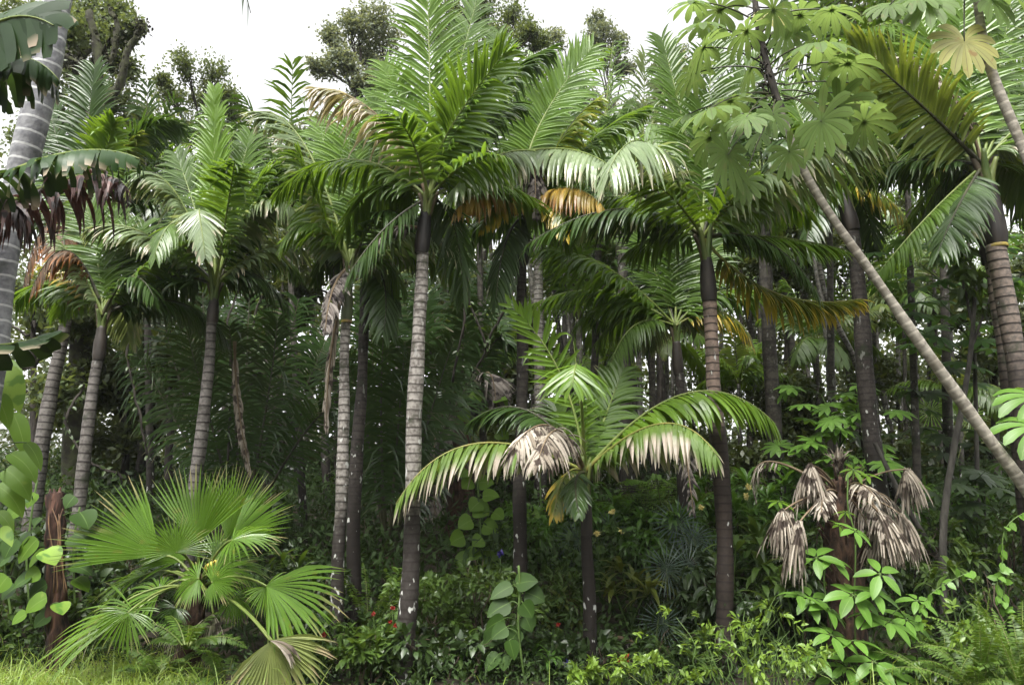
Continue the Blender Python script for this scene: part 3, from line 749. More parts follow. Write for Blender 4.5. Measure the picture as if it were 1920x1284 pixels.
palm('shadowed_palm', 'dark slim palm standing tight beside the lichen mottled trunk', 8.9,
     [(655, 1290), (668, 900), (684, 570)], (30, 18), (690, 505), 'trunk_dark', 'shaft_black', base=(693, 480),
     fronds=[((760, 300), (735, 380), .3, 'g', 0, {}), ((640, 300), (665, 380), .3, 'g', 1, {}), ((700, 180), (700, 320), .4, 'g', 1, {}),
             ((800, 500), (750, 440), .3, 'd', 0, {}), ((590, 520), (640, 450), .3, 'd', 0, {}), ((720, 620), (720, 530), -.4, 'd', 0, {})],
     auto=[(80, 60, 2., 'd')])
# the small palm in front
palm('small_palm', 'small palm in the centre foreground with bleached dead frond and brown tipped leaves', 7.9,
     [(1105, 1235), (1102, 1080), (1100, 1000)], (26, 20), (1099, 925), 'trunk_dark', 'shaft_black', base=(1097, 885),
     fronds=[((956, 572), (1050, 700), .2, 'b', 1, dict(L=.38, W=.05, arc=.3, n=26, droop=.3)),
             ((1074, 718), (1086, 700), -1.3, 'b', 1, dict(L=.46, W=.055, n=26, droop=1.0, pet=.5, base=(1095, 870), a0=88, a1=45)),
             ((1170, 690), (1135, 780), .8, 'g', 1, dict(L=.45)),
             ((880, 790), (990, 770), .3, 'd', 0, dict(L=.4)),
             ((1075, 640), (1088, 760), .2, 'g', (0, 1, 0), dict(L=.2, W=.03)),
             ((1040, 760), (1060, 810), .6, 'g', 1, dict(L=.42)),
             ((1180, 800), (1150, 830), .5, 'g', 0, dict(L=.42, twist=30)),
             ((742, 945), (890, 832), -.5, 't', 0, dict(L=.52, W=.062, droop=1.5, n=40, pet=.14)),
             ((965, 835), (1035, 800), -1.2, 'w', 0, dict(L=.5, W=.03, droop=1.4, n=40, pet=.3)),
             ((1010, 860), (1050, 808), -1.5, 'w', 0, dict(L=.42, W=.03, droop=1.5, n=34, pet=.35)),
             ((1455, 795), (1285, 738), -.5, 'b', 0, dict(L=.56, W=.07, droop=1.6, n=42, pet=.08)),
             ((1345, 855), (1235, 795), -1.2, 't', 0, dict(L=.5, W=.06, droop=1.8, n=44, pet=.06)),
             ((1040, 960), (1060, 890), -.6, 'y', 0, dict(L=.3, droop=1.4)),
             ((1085, 960), (1080, 900), -1.0, 'd', 0, dict(L=.25)),
             ((1300, 960), (1285, 850), -.4, 'x', 0, dict(L=.2, W=.03, base=(1280, 850)))],
     auto=[(80, 70, 1.1, 'g')], shaft_w=1.1, full=0)

# ------------------------------------------------------------ background palms, trunk and crown each
def bgpalm(name, label, Y, tr, wpx, tmat, cols, n=9, ln=2.0, group=None, L=.5):
    path = trunk_path(tr, Y, 26)
    root = thing(name, label, 'palm', path[0] + V(0, 0, .15), group)
    mb = MB(); tube(mb, path, np.linspace(px2m(wpx, Y) / 2 * 1.1, px2m(wpx, Y) / 2 * .7, 26), 9, 0, bump=.04); mb.build('trunk', MAT[tmat], root)
    top = path[-1]
    for k in range(n):
        az = R(360 * k / n + rng.uniform(-15, 15)); el = R(rng.uniform(15, 85)); h = V(math.cos(az), math.sin(az), 0)
        d = h * math.cos(el) + V(0, 0, 1) * math.sin(el); q = top.copy(); pts = [q]; l = ln * rng.uniform(.8, 1.1)
        for j in range(12):
            d = nrm(d + GRAV * .13 * max(.2, abs(h @ d))); q = q + d * l / 12; pts.append(q)
        kd = cols[rng.integers(len(cols))]
        mb = MB(); frond_geo(mb, np.array(pts), L=L, n=26, W=.05, droop=.9, K=3, side=1, sides=4, pet=.15)
        mb.build('frond', [MAT[KIND[kd][0]], MAT[KIND[kd][1]]], root, label=KIND[kd][2])
    return root
bgpalm('mossy_palm', 'plain brown trunk behind the small palm, left of the slender rusty trunked palm', 12.0, [(1183, 1030), (1175, 800), (1166, 430)], 26, 'trunk_thin_dark', 'dg')
bgpalm('pale_trunked_palm', 'pale grey trunk standing just right of the orange skirted palm', 12.5, [(1015, 1050), (1012, 700), (1006, 380)], 24, 'trunk_pale', 'dg')
bgpalm('straight_dark_palm', 'straight dark trunk between the glossy palm and the leaning pale trunk', 11.6, [(1458, 920), (1450, 760), (1438, 560), (1430, 330)], 30, 'trunk_thin_dark', 'dg')
bgpalm('decapitated_palm', 'tall pale trunk rising above the drooping leaves, only its bleached tip seen', 13.5, [(1170, 900), (1164, 600), (1158, 225)], 18, 'trunk_pale', 'g', n=2, ln=.4)
bgpalm('bleached_leaning_trunk', 'thin pale palm trunk leaning left behind the dark shaft palm', 12.5, [(1640, 800), (1605, 680), (1550, 560), (1520, 400)], 12, 'trunk_pale', 'g', n=7, ln=1.5)
bgpalm('back_palm', 'bright small palm crown in the gap right of the straight dark trunk', 15., [(1535, 860), (1532, 640)], 9, 'trunk_thin_dark', 'sg', n=10, ln=1.4)
bgpalm('back_palm', 'bright blue green small palm crown behind the leaning pale trunk', 15., [(1700, 860), (1694, 560)], 9, 'trunk_thin_dark', 'sg', n=10, ln=1.4)
bgpalm('back_palm', 'light green palm crown high behind the orange skirted palm', 13.5, [(1110, 820), (1120, 520), (1125, 330)], 16, 'trunk_thin_dark', 'gb', n=12, ln=2.6, L=.7)
bgpalm('back_palm', 'pale green palm crown behind the tallest palm at left', 14., [(745, 700), (742, 520)], 16, 'trunk_pale', 'bs', n=10, ln=2.)
bgpalm('back_palm', 'hazy palm crown above the glossy palm, near the sky', 13.5, [(1225, 800), (1215, 400), (1205, 300)], 14, 'trunk_thin_dark', 'gs', n=12, ln=2.4, L=.7)
bgpalm('back_palm', 'dark palm behind the stout ringed palm at the right edge', 11.5, [(1780, 900), (1770, 500), (1760, 200)], 18, 'trunk_thin_dark', 'gd', n=12, ln=2.6, L=.6)
bgpalm('back_palm', 'palm filling the upper right between the cecropia crown and the ringed palm', 12., [(1560, 900), (1555, 400), (1545, 120)], 14, 'trunk_thin_dark', 'gd', n=12, ln=2.6, L=.65)
bgpalm('back_palm', 'tall palm at the top right corner behind the yellow lobed leaf', 11., [(1720, 900), (1700, 300), (1690, 20)], 14, 'trunk_thin_dark', 'gb', n=12, ln=2.6, L=.65)
bgpalm('back_palm', 'thin palm whose crown fills the gap below the glossy palm at left', 13., [(1090, 900), (1085, 600)], 16, 'trunk_thin', 'gd', n=9, ln=1.8)
bgpalm('back_palm', 'palm crown showing between the tallest and the skirted palm', 12., [(905, 800), (900, 520), (895, 330)], 14, 'trunk_thin_dark', 'gd', n=12, ln=2.3, L=.6)
bgpalm('back_palm', 'palm crown showing between the upright spear leaf palm and the lichen palm', 12., [(560, 800), (545, 520), (540, 400)], 14, 'trunk_thin_dark', 'gd', n=12, ln=2.3, L=.6)
bgpalm('back_palm', 'dark palm crown behind the yellow stalked palm at left', 13., [(280, 800), (275, 520), (270, 400)], 14, 'trunk_thin_dark', 'd', n=11, ln=2.3, L=.6)

for px, cy, Y, w_, lab in [(1250, 640, 14.5, 10, 'sunlit small palm crown left of the pinkish ringed trunk'), (1385, 720, 15.5, 9, 'sunlit small palm crown right of the pinkish ringed trunk'), (1640, 610, 15.5, 9, 'sunlit small palm crown right of the dark shaft trunk'),
                     (905, 690, 14.5, 10, 'light green palm crown low behind the shaggy feather palm'), (1800, 740, 14.5, 10, 'light green palm crown low behind the slim crooked trunk'), (1130, 690, 15, 10, 'light green palm crown right behind the small palm')]:
    bgpalm('back_palm', lab, Y, [(px + 4, 900), (px, cy)], w_, 'trunk_thin', 'gbl', n=11, ln=1.3, L=.42)
# the crowd of thin trunks at the right: copies of two palms
def proto(tm, dens, kd):
    root = thing('thin_palm', 'thin straight palm in the crowded grove behind the right half', 'palm', (0, 0, 0), 'thin palms of the grove behind')
    t = np.linspace(-.3, 6.5, 18); pts = np.stack([.10 * np.sin(t * .8), .08 * np.cos(t), t], 1)
    mb = MB(); tube(mb, pts, np.linspace(.062, .04, 18), 7, 0, bump=.05); mb.build('trunk', MAT[tm], root)
    for k in range(dens):
        az = R(360 * k / dens + rng.uniform(-20, 20)); el = R(rng.uniform(-10, 75)); h = V(math.cos(az), math.sin(az), 0)
        d = h * math.cos(el) + V(0, 0, 1) * math.sin(el); q = pts[-1].copy(); fp = [q]
        for j in range(10):
            d = nrm(d + GRAV * .14); q = q + d * .16; fp.append(q)
        mb = MB(); frond_geo(mb, np.array(fp), L=.42, n=18, W=.045, droop=.8, K=2, side=1, sides=3, pet=.15, r0=.01)
        mb.build('frond', [MAT[kd], MAT['rachis_green']], root)
    return root
def dup(o, loc, rz, s, tilt=0.):
    c = o.copy(); sc.collection.objects.link(c); c.location = loc; c.rotation_euler = (tilt, rng.normal(0, .03), rz); c.scale = (s[0], s[0], s[1])
    for ch in list(o.children):
        d = ch.copy(); sc.collection.objects.link(d); d.parent = c
    return c
protos = [proto('trunk_thin', 8, 'palm_leaf'), proto('trunk_thin_dark', 9, 'palm_leaf_bright'), proto('trunk_thin_dark', 7, 'palm_leaf_dark')]
used = [False] * 3
spots = []
while len(spots) < 66:
    px = rng.uniform(1040, 1960) if len(spots) < 52 else rng.uniform(420, 1040); Y = rng.uniform(13.5, 25)
    if all(abs(px - a) > 5 for a, b in spots): spots.append((px, Y))
for px, Y in spots:
    k = int(rng.integers(3)); g0 = G(px, Y); s = (rng.uniform(.8, 1.5), rng.uniform(.75, 1.25))
    if not used[k]:
        used[k] = True; o = protos[k]; o.location = g0; o.scale = (s[0], s[0], s[1])
    else: o = dup(protos[k], g0, rng.uniform(0, 6.28), s, rng.normal(0, .04))
    if px < 1040: o['label'] = 'thin straight palm in the dim grove behind the left and centre palms'; o['group'] = 'thin palms behind the left half'

# ------------------------------------------------------------ big clumping palms with long dark fronds (behind, left of centre)
def clump_palm(label, Y, foot, tips, L=.7, W=.036, kinds=None, n=52):
    b = P(*foot, Y); b[2] = max(float(gz(b[0], b[1])), b[2] - .2)
    root = thing('feather_palm', label, 'palm', V(b[0], b[1], float(gz(b[0], b[1]))))
    mb = MB(); g0 = float(gz(b[0], b[1]))
    tube(mb, [V(b[0], b[1], g0 - .2), V(b[0], b[1], (g0 + b[2]) / 2 + .1), b + V(0, 0, .15)], [.22, .2, .12], 12, 0, bump=.1); mb.build('trunk', MAT['fibre_brown'], root)
    for (tx, ty, vx, vy, dY, kd) in tips:
        path = bez(b, P(vx, vy, Y + dY * .5), P(tx, ty, Y + dY), 24)
        mk = 'raffia_leaf' if kd == 'f' else KIND[kd][0]
        S = V(1, 0, 0) if abs(tx - foot[0]) < 260 else None
        if S is None: S = nrm(V(1, 0, 0) + V(0, 0, .5))
        mb = MB(); frond_geo(mb, path, L=L, n=n, W=W, a0=65, a1=35, droop=rng.uniform(.6, 1.3), vee=rng.uniform(0, 25), S=S, twist=rng.uniform(-20, 20), pet=.22, K=3, side=1, r0=.022, fold=0, prof='needle')
        mb.build('frond', [MAT[mk], MAT['rachis_dark' if kd == 'f' else KIND[kd][1]]], root, label=None if kd == 'f' else KIND[kd][2])
    return root
clump_palm('large dark feather palm whose long leaves rise behind the bright fan palm', 11.6, (455, 985),
    [(300, 545, 345, 740, .3, 'f'), (245, 640, 330, 790, -.3, 'f'), (380, 500, 395, 720, .4, 'f'), (470, 520, 460, 740, .2, 'f'), (560, 560, 520, 740, -.2, 'f'),
     (610, 640, 560, 760, .3, 'f'), (640, 780, 580, 800, -.4, 'f'), (520, 600, 500, 760, -.7, 'f'), (430, 610, 440, 760, -.8, 'f'), (350, 620, 395, 790, -.7, 'f'),
     (420, 560, 425, 740, .8, 'f')])
clump_palm('tall dark feather palm between the lichen palm and the tallest palm', 11.2, (725, 1060),
    [(742, 470, 722, 740, .2, 'f'), (800, 560, 775, 760, .2, 'f'), (690, 560, 705, 760, -.2, 'f'), (850, 640, 800, 800, -.3, 'f'), (650, 680, 690, 820, -.3, 'f'),
     (760, 640, 745, 820, -.6, 'f'), (720, 620, 715, 800, -.7, 'f'), (890, 700, 810, 850, .3, 'f'), (700, 500, 712, 740, .5, 'f')])
clump_palm('dark shaggy feather palm behind, its leaves drooping grey to the right of the tallest trunk', 11.9, (865, 780),
    [(790, 520, 820, 620, .2, 'f'), (930, 500, 900, 610, .3, 'f'), (865, 470, 865, 610, .4, 'f'), (780, 700, 800, 650, -.3, 'f'), (950, 640, 915, 660, -.3, 'f'), (800, 880, 815, 720, -.6, 'f'),
     (870, 560, 868, 660, -.6, 'f'), (930, 760, 910, 700, -.5, 'x'), (960, 560, 915, 640, .2, 'f'), (745, 600, 800, 640, .1, 'f'), (815, 960, 822, 790, -.8, 'x')], L=.5)

# ------------------------------------------------------------ the cecropias
def lobed_leaf(root, foot, hub, axis_, N, r, mat='cecropia_leaf', lobes=11, span=155, label=None, name='lobed_leaf', droop=.95):
    mb = MB()
    tube(mb, bez(foot, (foot + hub) / 2 + V(0, 0, .06), hub, 9), np.linspace(.009, .006, 9), 5, 1)
    axis_ = nrm(axis_); N = nrm(N - axis_ * np.dot(N, axis_)); S = np.cross(N, axis_)
    th = np.radians(np.linspace(-span, span, lobes)) + rng.normal(0, .04, lobes)
    D = axis_ * np.cos(th)[:, None] + S * np.sin(th)[:, None]
    Ls = r * (.72 + .28 * np.cos(th / 2)) * (1 + rng.normal(0, .05, lobes))
    leaves(mb, np.repeat(hub[None], lobes, 0), D, N + 0 * D, Ls * 1.12, r * .27, 6, 'obov', droop, .15, 0)
    return mb.build(name, [MAT[mat], MAT['rachis_dark']], root, label=label)
Yc = 6.9
path = trunk_path([(1985, 1010), (1925, 920), (1800, 745), (1655, 545), (1535, 370), (1478, 240), (1440, 130), (1418, 20), (1412, -60)], Yc, 50)
cec = thing('cecropia_tree', 'leaning pale ringed trunk crossing the right half, topped with big finger lobed leaves', 'tree', path[0] + V(0, 0, .15))
mb = MB(); ring_trunk(mb, path[:40], px2m(27, Yc) / 2, px2m(14, Yc) / 2, gap=.1, lip=.04); mb.build('trunk', MAT['trunk_cecropia'], cec)
mb = MB(); tube(mb, path[39:], np.linspace(px2m(16, Yc) / 2, px2m(10, Yc) / 2, 11), 10, 0, bump=.12); mb.build('top_stem', MAT['bark_dark'], cec)
mb = MB()
for k in range(34):
    p0 = path[int(rng.integers(41, 47))] + rng.normal(0, .02, 3); tube(mb, smooth_path([p0, p0 + rng.normal(0, .05, 3), p0 + rng.normal(0, .06, 3) + V(0, 0, -.1)], 6), .008, 5, 0)
mb.build('stipules', MAT['bark_dark'], cec)
hubs = [  # hub px, stalk foot px, radius px, axis px direction, dY
 ((1318, 45), (1405, 85), 68, (-1, .2), -.3), ((1320, 90), (1430, 120), 72, (-.8, .9), -.6), ((1408, 130), (1436, 150), 70, (-.4, .6), .3),
 ((1535, 82), (1440, 125), 95, (1, .1), -.5), ((1500, 30), (1430, 60), 70, (1, .4), .3), ((1370, 190), (1440, 180), 75, (-1, .2), -.2),
 ((1330, 205), (1440, 175), 75, (-1, .5), -.7), ((1365, 290), (1450, 200), 78, (-.2, 1), -.5), ((1555, 100), (1455, 130), 60, (1, .5), .5),
 ((1600, 180), (1470, 190), 85, (1, .3), .2), ((1540, 228), (1468, 180), 78, (.4, .8), -.7), ((1570, 200), (1465, 170), 70, (1, .9), -.2),
 ((1425, 250), (1455, 180), 60, (-.2, .6), .6), ((1350, 20), (1420, 20), 70, (-.6, -.3), .2), ((1450, 20), (1425, 40), 60, (.3, .5), -.6),
 ((1390, 0), (1425, 20), 60, (-.4, .3), .6), ((1475, 60), (1430, 80), 60, (.6, .8), .5), ((1300, 140), (1430, 130), 62, (-1, .4), .2), ((1640, 165), (1470, 160), 60, (1, .2), .8),
 ((1450, 215), (1455, 190), 45, (.1, 1), -.6), ((1395, 340), (1452, 205), 48, (-.1, 1), -.2), ((1290, 215), (1440, 185), 50, (-1, .5), .3),
 ((1400, 60), (1428, 80), 62, (-.7, .5), -.5), ((1590, 120), (1450, 140), 75, (1, .3), -.3), ((1500, 130), (1445, 150), 62, (.8, .6), .7), ((1480, 285), (1460, 200), 55, (.3, 1), -.3), ((1330, 260), (1445, 195), 62, (-1, .6), .1),
 ((1300, 5), (1415, 40), 60, (-1, 0), -.2), ((1560, 20), (1425, 40), 66, (1, .1), -.2), ((1620, 230), (1470, 185), 60, (1, .5), -.5), ((1400, 220), (1450, 180), 55, (-.5, .8), -.6)]
for i, (h, f, r, ax, dY) in enumerate(hubs):
    H = P(*h, Yc + dY); Fp = P(*f, Yc)
    axis_ = V(ax[0], rng.normal(-.15, .15), -ax[1] * .8)
    N = nrm(V(rng.normal(0, .25), .45 + rng.normal(0, .3), .9)) if i % 3 else nrm(V(rng.normal(0, .3), -.3, .9))
    lobed_leaf(cec, Fp, H, axis_, N, px2m(r, Yc) * .92, 'cecropia_leaf', label=None)
H = P(1440, 30, Yc - .1); lobed_leaf(cec, P(1425, 60, Yc), H, V(1, 0, -.2), V(0, -.8, .4), px2m(38, Yc), 'cecropia_leaf_yellow', label='small orange brown lobed leaf near the top')
# second cecropia, its trunk along the right edge
path = trunk_path([(2060, 760), (1990, 480), (1925, 300), (1880, 180), (1850, 90), (1828, -30), (1815, -130)], 6.4, 40)
c2 = thing('cecropia_tree', 'thin pale ringed trunk at the upper right edge with a hanging yellowish lobed leaf', 'tree', path[0] + V(0, 0, .15))
mb = MB(); ring_trunk(mb, path, px2m(30, 6.4) / 2, px2m(15, 6.4) / 2, gap=.08); mb.build('trunk', MAT['trunk_cecropia'], c2)
lobed_leaf(c2, P(1812, -60, 6.4), P(1808, 78, 6.3), V(-.1, -.2, -1), V(0, -1, .3), px2m(82, 6.4), 'cecropia_leaf_yellow', label='hanging yellowish lobed leaf')
for h, f, r, ax in [((1740, 5), (1820, -60), 70, (-.6, .6)), ((1720, -5), (1820, -80), 62, (-1, .4)), ((1860, 0), (1822, -60), 70, (.3, .6)), ((1900, -15), (1825, -80), 66, (1, .4)), ((1668, 10), (1815, -100), 50, (-1, .4)), ((1790, -50), (1815, -110), 70, (-.3, .5))]:
    lobed_leaf(c2, P(*f, 6.4), P(*h, 6.3), V(ax[0], -.1, -ax[1]), V(rng.normal(0, .2), -.6, .7), px2m(r, 6.4))
# young cecropia like trees in the middle distance at the right
def young_lobed_tree(label, Y, trunk, clusters, r, mat='cecropia_leaf_dark', w=10, tm='bark_grey'):
    path = trunk_path(trunk, Y, 24)
    root = thing('lobed_leaf_tree', label, 'tree', path[0] + V(0, 0, .15))
    mb = MB(); tube(mb, path, np.linspace(px2m(w, Y) / 2, px2m(w * .5, Y) / 2, 24), 8, 0, bump=.06); mb.build('trunk', MAT[tm], root)
    bm_ = MB(); lb = MB()
    for (cx, cy, n, sx_, sy_) in clusters:
        c = P(cx, cy, Y + rng.uniform(-.4, .4)); j = int(np.argmin(np.abs(path[:, 2] - c[2] + .4)))
        limb(bm_, path[j], c, .016, .007, .15, 7, 5)
        for _ in range(n):
            hub = c + V(rng.normal(0, px2m(sx_, Y)), rng.normal(0, .35), rng.normal(0, px2m(sy_, Y)))
            tube(bm_, bez(c, (c + hub) / 2 + V(0, 0, .05), hub, 5), .004, 4, 0)
            ax = nrm(V(hub[0] - c[0], rng.normal(0, .4) + hub[1] - c[1], 0) + rng.normal(0, .1, 3)); N = nrm(V(rng.normal(0, .25), rng.normal(-.25, .25), 1)); ax = nrm(ax - N * (ax @ N))
            S = np.cross(N, ax); th = np.radians(np.linspace(-140, 140, 9)); D = ax * np.cos(th)[:, None] + S * np.sin(th)[:, None]
            leaves(lb, np.repeat(hub[None], 9, 0), D, N + 0 * D, px2m(r, Y) * (.75 + .25 * np.cos(th / 2)), px2m(r, Y) * .32, 3, 'obov', .4, .15, 0)
    bm_.build('branches', MAT['stem_green'], root); lb.build('foliage', MAT[mat], root)
young_lobed_tree('leafy young tree, tiers of broad lobed leaves between leaning trunk and ringed palms', 10.5, [(1835, 1000), (1828, 700), (1822, 540), (1815, 430)],
    [(1780, 450, 9, 60, 25), (1850, 500, 8, 50, 25), (1760, 560, 9, 50, 28), (1730, 500, 7, 40, 25), (1800, 610, 8, 60, 25), (1890, 430, 7, 30, 30), (1740, 630, 6, 40, 20), (1830, 680, 6, 50, 20), (1900, 600, 5, 30, 40)], 42, 'lobed_leaf_green', 10)
young_lobed_tree('young tree with light lobed leaves left of the lower dark shaft trunk', 10.9, [(1580, 1000), (1575, 800)],
    [(1560, 790, 10, 50, 25), (1520, 850, 9, 45, 25), (1590, 860, 8, 40, 25), (1540, 740, 6, 40, 15), (1610, 780, 6, 20, 25)], 36, 'umbrella_leaf', 7)
young_lobed_tree('low young tree with lobed leaves right of the dark shaft trunk', 11.5, [(1720, 1000), (1715, 760)],
    [(1690, 730, 6, 30, 14), (1720, 790, 7, 40, 25), (1780, 830, 8, 50, 25), (1840, 870, 8, 50, 25), (1700, 870, 7, 40, 20)], 36, 'cecropia_leaf_dark', 6)
young_lobed_tree('sapling with dark lobed leaves under the leaning pale trunk', 9.6, [(1850, 1060), (1845, 900)],
    [(1830, 900, 7, 50, 20), (1780, 930, 6, 40, 18), (1880, 950, 6, 40, 20)], 40, 'cecropia_leaf_dark', 5)
# slim bare grey trunk bending at the right
path = trunk_path([(1770, 1165), (1768, 1000), (1785, 860), (1808, 740), (1822, 640), (1828, 540)], 8.8, 30)
t = thing('slim_tree', 'slim grey crooked trunk rising at the right in front of the lobed leaved trees', 'tree', path[0] + V(0, 0, .15))
mb = MB(); tube(mb, path, np.linspace(.05, .022, 30), 9, 0, bump=.08); mb.build('trunk', MAT['bark_grey'], t)
mb = MB(); limb(mb, path[24], P(1855, 560, 8.8), .02, .01, .1); limb(mb, path[26], P(1795, 470, 8.8), .02, .006, .1); mb.build('branches', MAT['bark_grey'], t)
mb = MB()
for c in [(1855, 550), (1795, 470), (1830, 520)]: leafy_blob(mb, P(*c, 8.8), .3, 60, .2, .07)
mb.build('foliage', MAT['shrub_leaf'], t)
# ------------------------------------------------------------ big ringed trunk at the left edge
path = trunk_path([(-48, 900), (-12, 620), (20, 420), (55, 260), (95, 80), (118, -60), (150, -260), (165, -420)], 5.2, 60)
bigp = thing('big_palm', 'thick smooth grey palm trunk with white rings leaning in at the left edge', 'palm', path[0] + V(0, 0, .15))
mb = MB(); ring_trunk(mb, path, px2m(52, 5.2) / 2, px2m(54, 5.2) / 2, gap=.11, lip=.03, sides=20); mb.build('trunk', MAT['trunk_big'], bigp)
for (tx, ty, vx, vy, dY) in [(470, 25, 340, -330, .6), (-250, -100, -60, -420, .5), (60, -900, 120, -650, -.5), (420, -520, 300, -620, 1.2), (-200, -600, -20, -620, -1)]:
    frond(bigp, 5.2, (165, -430), (tx, ty), (vx, vy), dY, 'd', 0, L=.45, n=44, W=.03, droop=1.2)

# ------------------------------------------------------------ banana leaves at the left edge
ban = thing('banana_plant', 'banana plant at the left edge with torn green leaves and one dried maroon leaf', 'banana plant', G(-330, 4.6))
b0 = G(-330, 4.6); top = P(-330, 560, 4.6)
mb = MB(); tube(mb, smooth_path([b0 - V(0, 0, .1), (b0 + top) / 2 + V(.05, 0, 0), top], 16), np.linspace(.14, .07, 16), 14, 0, bump=.03); mb.build('pseudostem', MAT['stem_green'], ban)
def banana_leaf(base, tip, via, Y, dY, L, mat='banana_leaf', label=None, droop=1.2, n=13, **kw):
    p_ = bez(P(*base, Y), P(*via, Y + dY * .5), P(*tip, Y + dY), 24)
    ln = np.linalg.norm(np.diff(p_, axis=0), axis=1).sum()
    a = dict(L=L, n=n, W=ln * .86 / n * 1.05, a0=80, a1=55, droop=droop, vee=15, pet=.1, prof='strip', fold=.06, r0=.02, jit=.04, K=5, lp=([0, .1, .7, .93, 1], [.6, 1, 1, .7, .35]))
    a.update(kw); mb = MB(); frond_geo(mb, p_, **a)
    return mb.build('leaf', [MAT[mat], MAT['rachis_green']], ban, label=label)
banana_leaf((-330, 560), (262, 298), (20, 322), 4.6, -.3, .24, n=44, droop=2.2, jit=.10, label='long green leaf with torn pale edge')
banana_leaf((-330, 600), (238, 350), (60, 360), 4.7, 0., .27, 'banana_leaf_dry', 'dried maroon brown leaf hanging in shreds', 3.0, n=60, jit=.3, fold=.6, prof='lance')
banana_leaf((-330, 520), (100, 48), (-90, 110), 4.6, -.4, .34, n=26, droop=1.2, S=V(.3, 0, 1), jit=.06, label='upper dark green torn leaf')
banana_leaf((-330, 520), (110, 150), (-60, 152), 4.6, .1, .30, n=34, droop=2.6, jit=.12, label='dark leaf hanging in strips')
banana_leaf((-330, 600), (60, 430), (-40, 385), 4.5, .3, .32, 'banana_leaf_dry', 'shrivelled dark brown leaf', 3.0, n=34, jit=.25, fold=.7, prof='lance')
banana_leaf((-330, 620), (100, 620), (-60, 650), 4.8, .1, .2, 'banana_leaf', None, .8, n=10)

# ------------------------------------------------------------ climbing vine with big leaves at the left
vine = thing('climbing_vine', 'vine of big pale yellow green leaves climbing at the left edge above the stump', 'vine', G(-20, 5.6))
mb = MB(); vp = smooth_path([G(-20, 5.6), P(-10, 1000, 5.6), P(-25, 850, 5.6), P(-5, 640, 5.6)], 20); tube(mb, vp, .022, 7, 0); mb.build('stem', MAT['stem_green'], vine)
def stalk_leaf(root, Y, foot, hub, tip, W, mat, dY=0, N=V(.1, -.7, .7), droop=.6, name='leaf', label=None, prof='heart', arc=0, fold=.15, r=.005):
    mb = MB(); Hb = P(*hub, Y + dY); Tp = P(*tip, Y + dY - .05)
    tube(mb, bez(P(*foot, Y), (P(*foot, Y) + Hb) / 2 + V(0, 0, .03), Hb, 7), r, 5, 1)
    d = Tp - Hb; L = np.linalg.norm(d)
    leaves(mb, Hb[None], d[None], np.array([N]) + rng.normal(0, .22, (1, 3)), L * 1.05, px2m(W, Y), 8, prof, droop, fold, 0)
    return mb.build(name, [MAT[mat], MAT['stem_green']], root, label=label)
for f, h, tp, W, m_ in [((-10, 700), (0, 690), (55, 755), 62, 'p'), ((-10, 660), (5, 680), (52, 700), 40, 'v'), ((-15, 800), (25, 775), (62, 850), 45, 'v'), ((-15, 850), (50, 830), (88, 868), 30, 'v'),
                    ((-20, 860), (20, 850), (82, 880), 52, 'v'), ((-20, 900), (10, 880), (72, 915), 55, 'v'), ((-20, 930), (-5, 910), (58, 945), 55, 'v'), ((-20, 760), (-10, 740), (30, 790), 45, 'v'),
                    ((-20, 980), (-5, 960), (35, 985), 30, 'v'), ((-20, 1000), (0, 990), (30, 1010), 28, 'p')]:
    stalk_leaf(vine, 5.6, f, h, tp, W * .78, 'philodendron_leaf_pale' if m_ == 'p' else 'vine_leaf', rng.uniform(-.3, .3), N=V(.1, -.6, .8), droop=.9)

# ------------------------------------------------------------ broken stump with heart leaved creeper
path = trunk_path([(106, 1165), (104, 1040), (103, 925)], 8.2, 24)
st = thing('broken_stump', 'splintered red brown stump wrapped by orange aerial roots at the left', 'stump', path[0] + V(0, 0, .15))
mb = MB(); tube(mb, path, np.interp(np.linspace(0, 1, 24), [0, .1, .9, 1], [.13, .10, .085, .075]), 12, 0, bump=.16, cap=False)
for k in range(9):
    a = R(k * 40); q = path[-1] + V(.05 * math.cos(a), .05 * math.sin(a), -.06); tube(mb, [q, q + V(.01, 0, .05), q + V(rng.normal(0, .012), 0, rng.uniform(.06, .13))], [.032, .026, .006], 5, 0, bump=.2)
mb.build('trunk', MAT['stump_wood'], st)
mb = MB()
for (x0, x1) in [(92, 96), (118, 116), (110, 122), (98, 104)]:
    tube(mb, smooth_path([P(x0, 935 + rng.uniform(0, 30), 8.09), P((x0 + x1) / 2 + rng.uniform(-10, 10), 990, 8.06), P(x1 + rng.uniform(-8, 8), 1050, 8.07), P(x1 + 4, 1110, 8.10)], 16), .006, 5, 0)
mb.build('aerial_roots', MAT['root_fibre'], st)
cr = thing('heart_leaf_creeper', 'creeper with heart shaped green leaves around the broken stump', 'vine', G(60, 8.3))
mb = MB()
for pts in [[(60, 1180), (50, 1060), (60, 960), (70, 900)], [(20, 1150), (10, 1050), (30, 960)], [(140, 1130), (138, 1020), (150, 950)]]:
    tube(mb, smooth_path([P(x, y, 8.35) for x, y in pts], 14), .011, 5, 0)
mb.build('stems', MAT['stem_green'], cr)
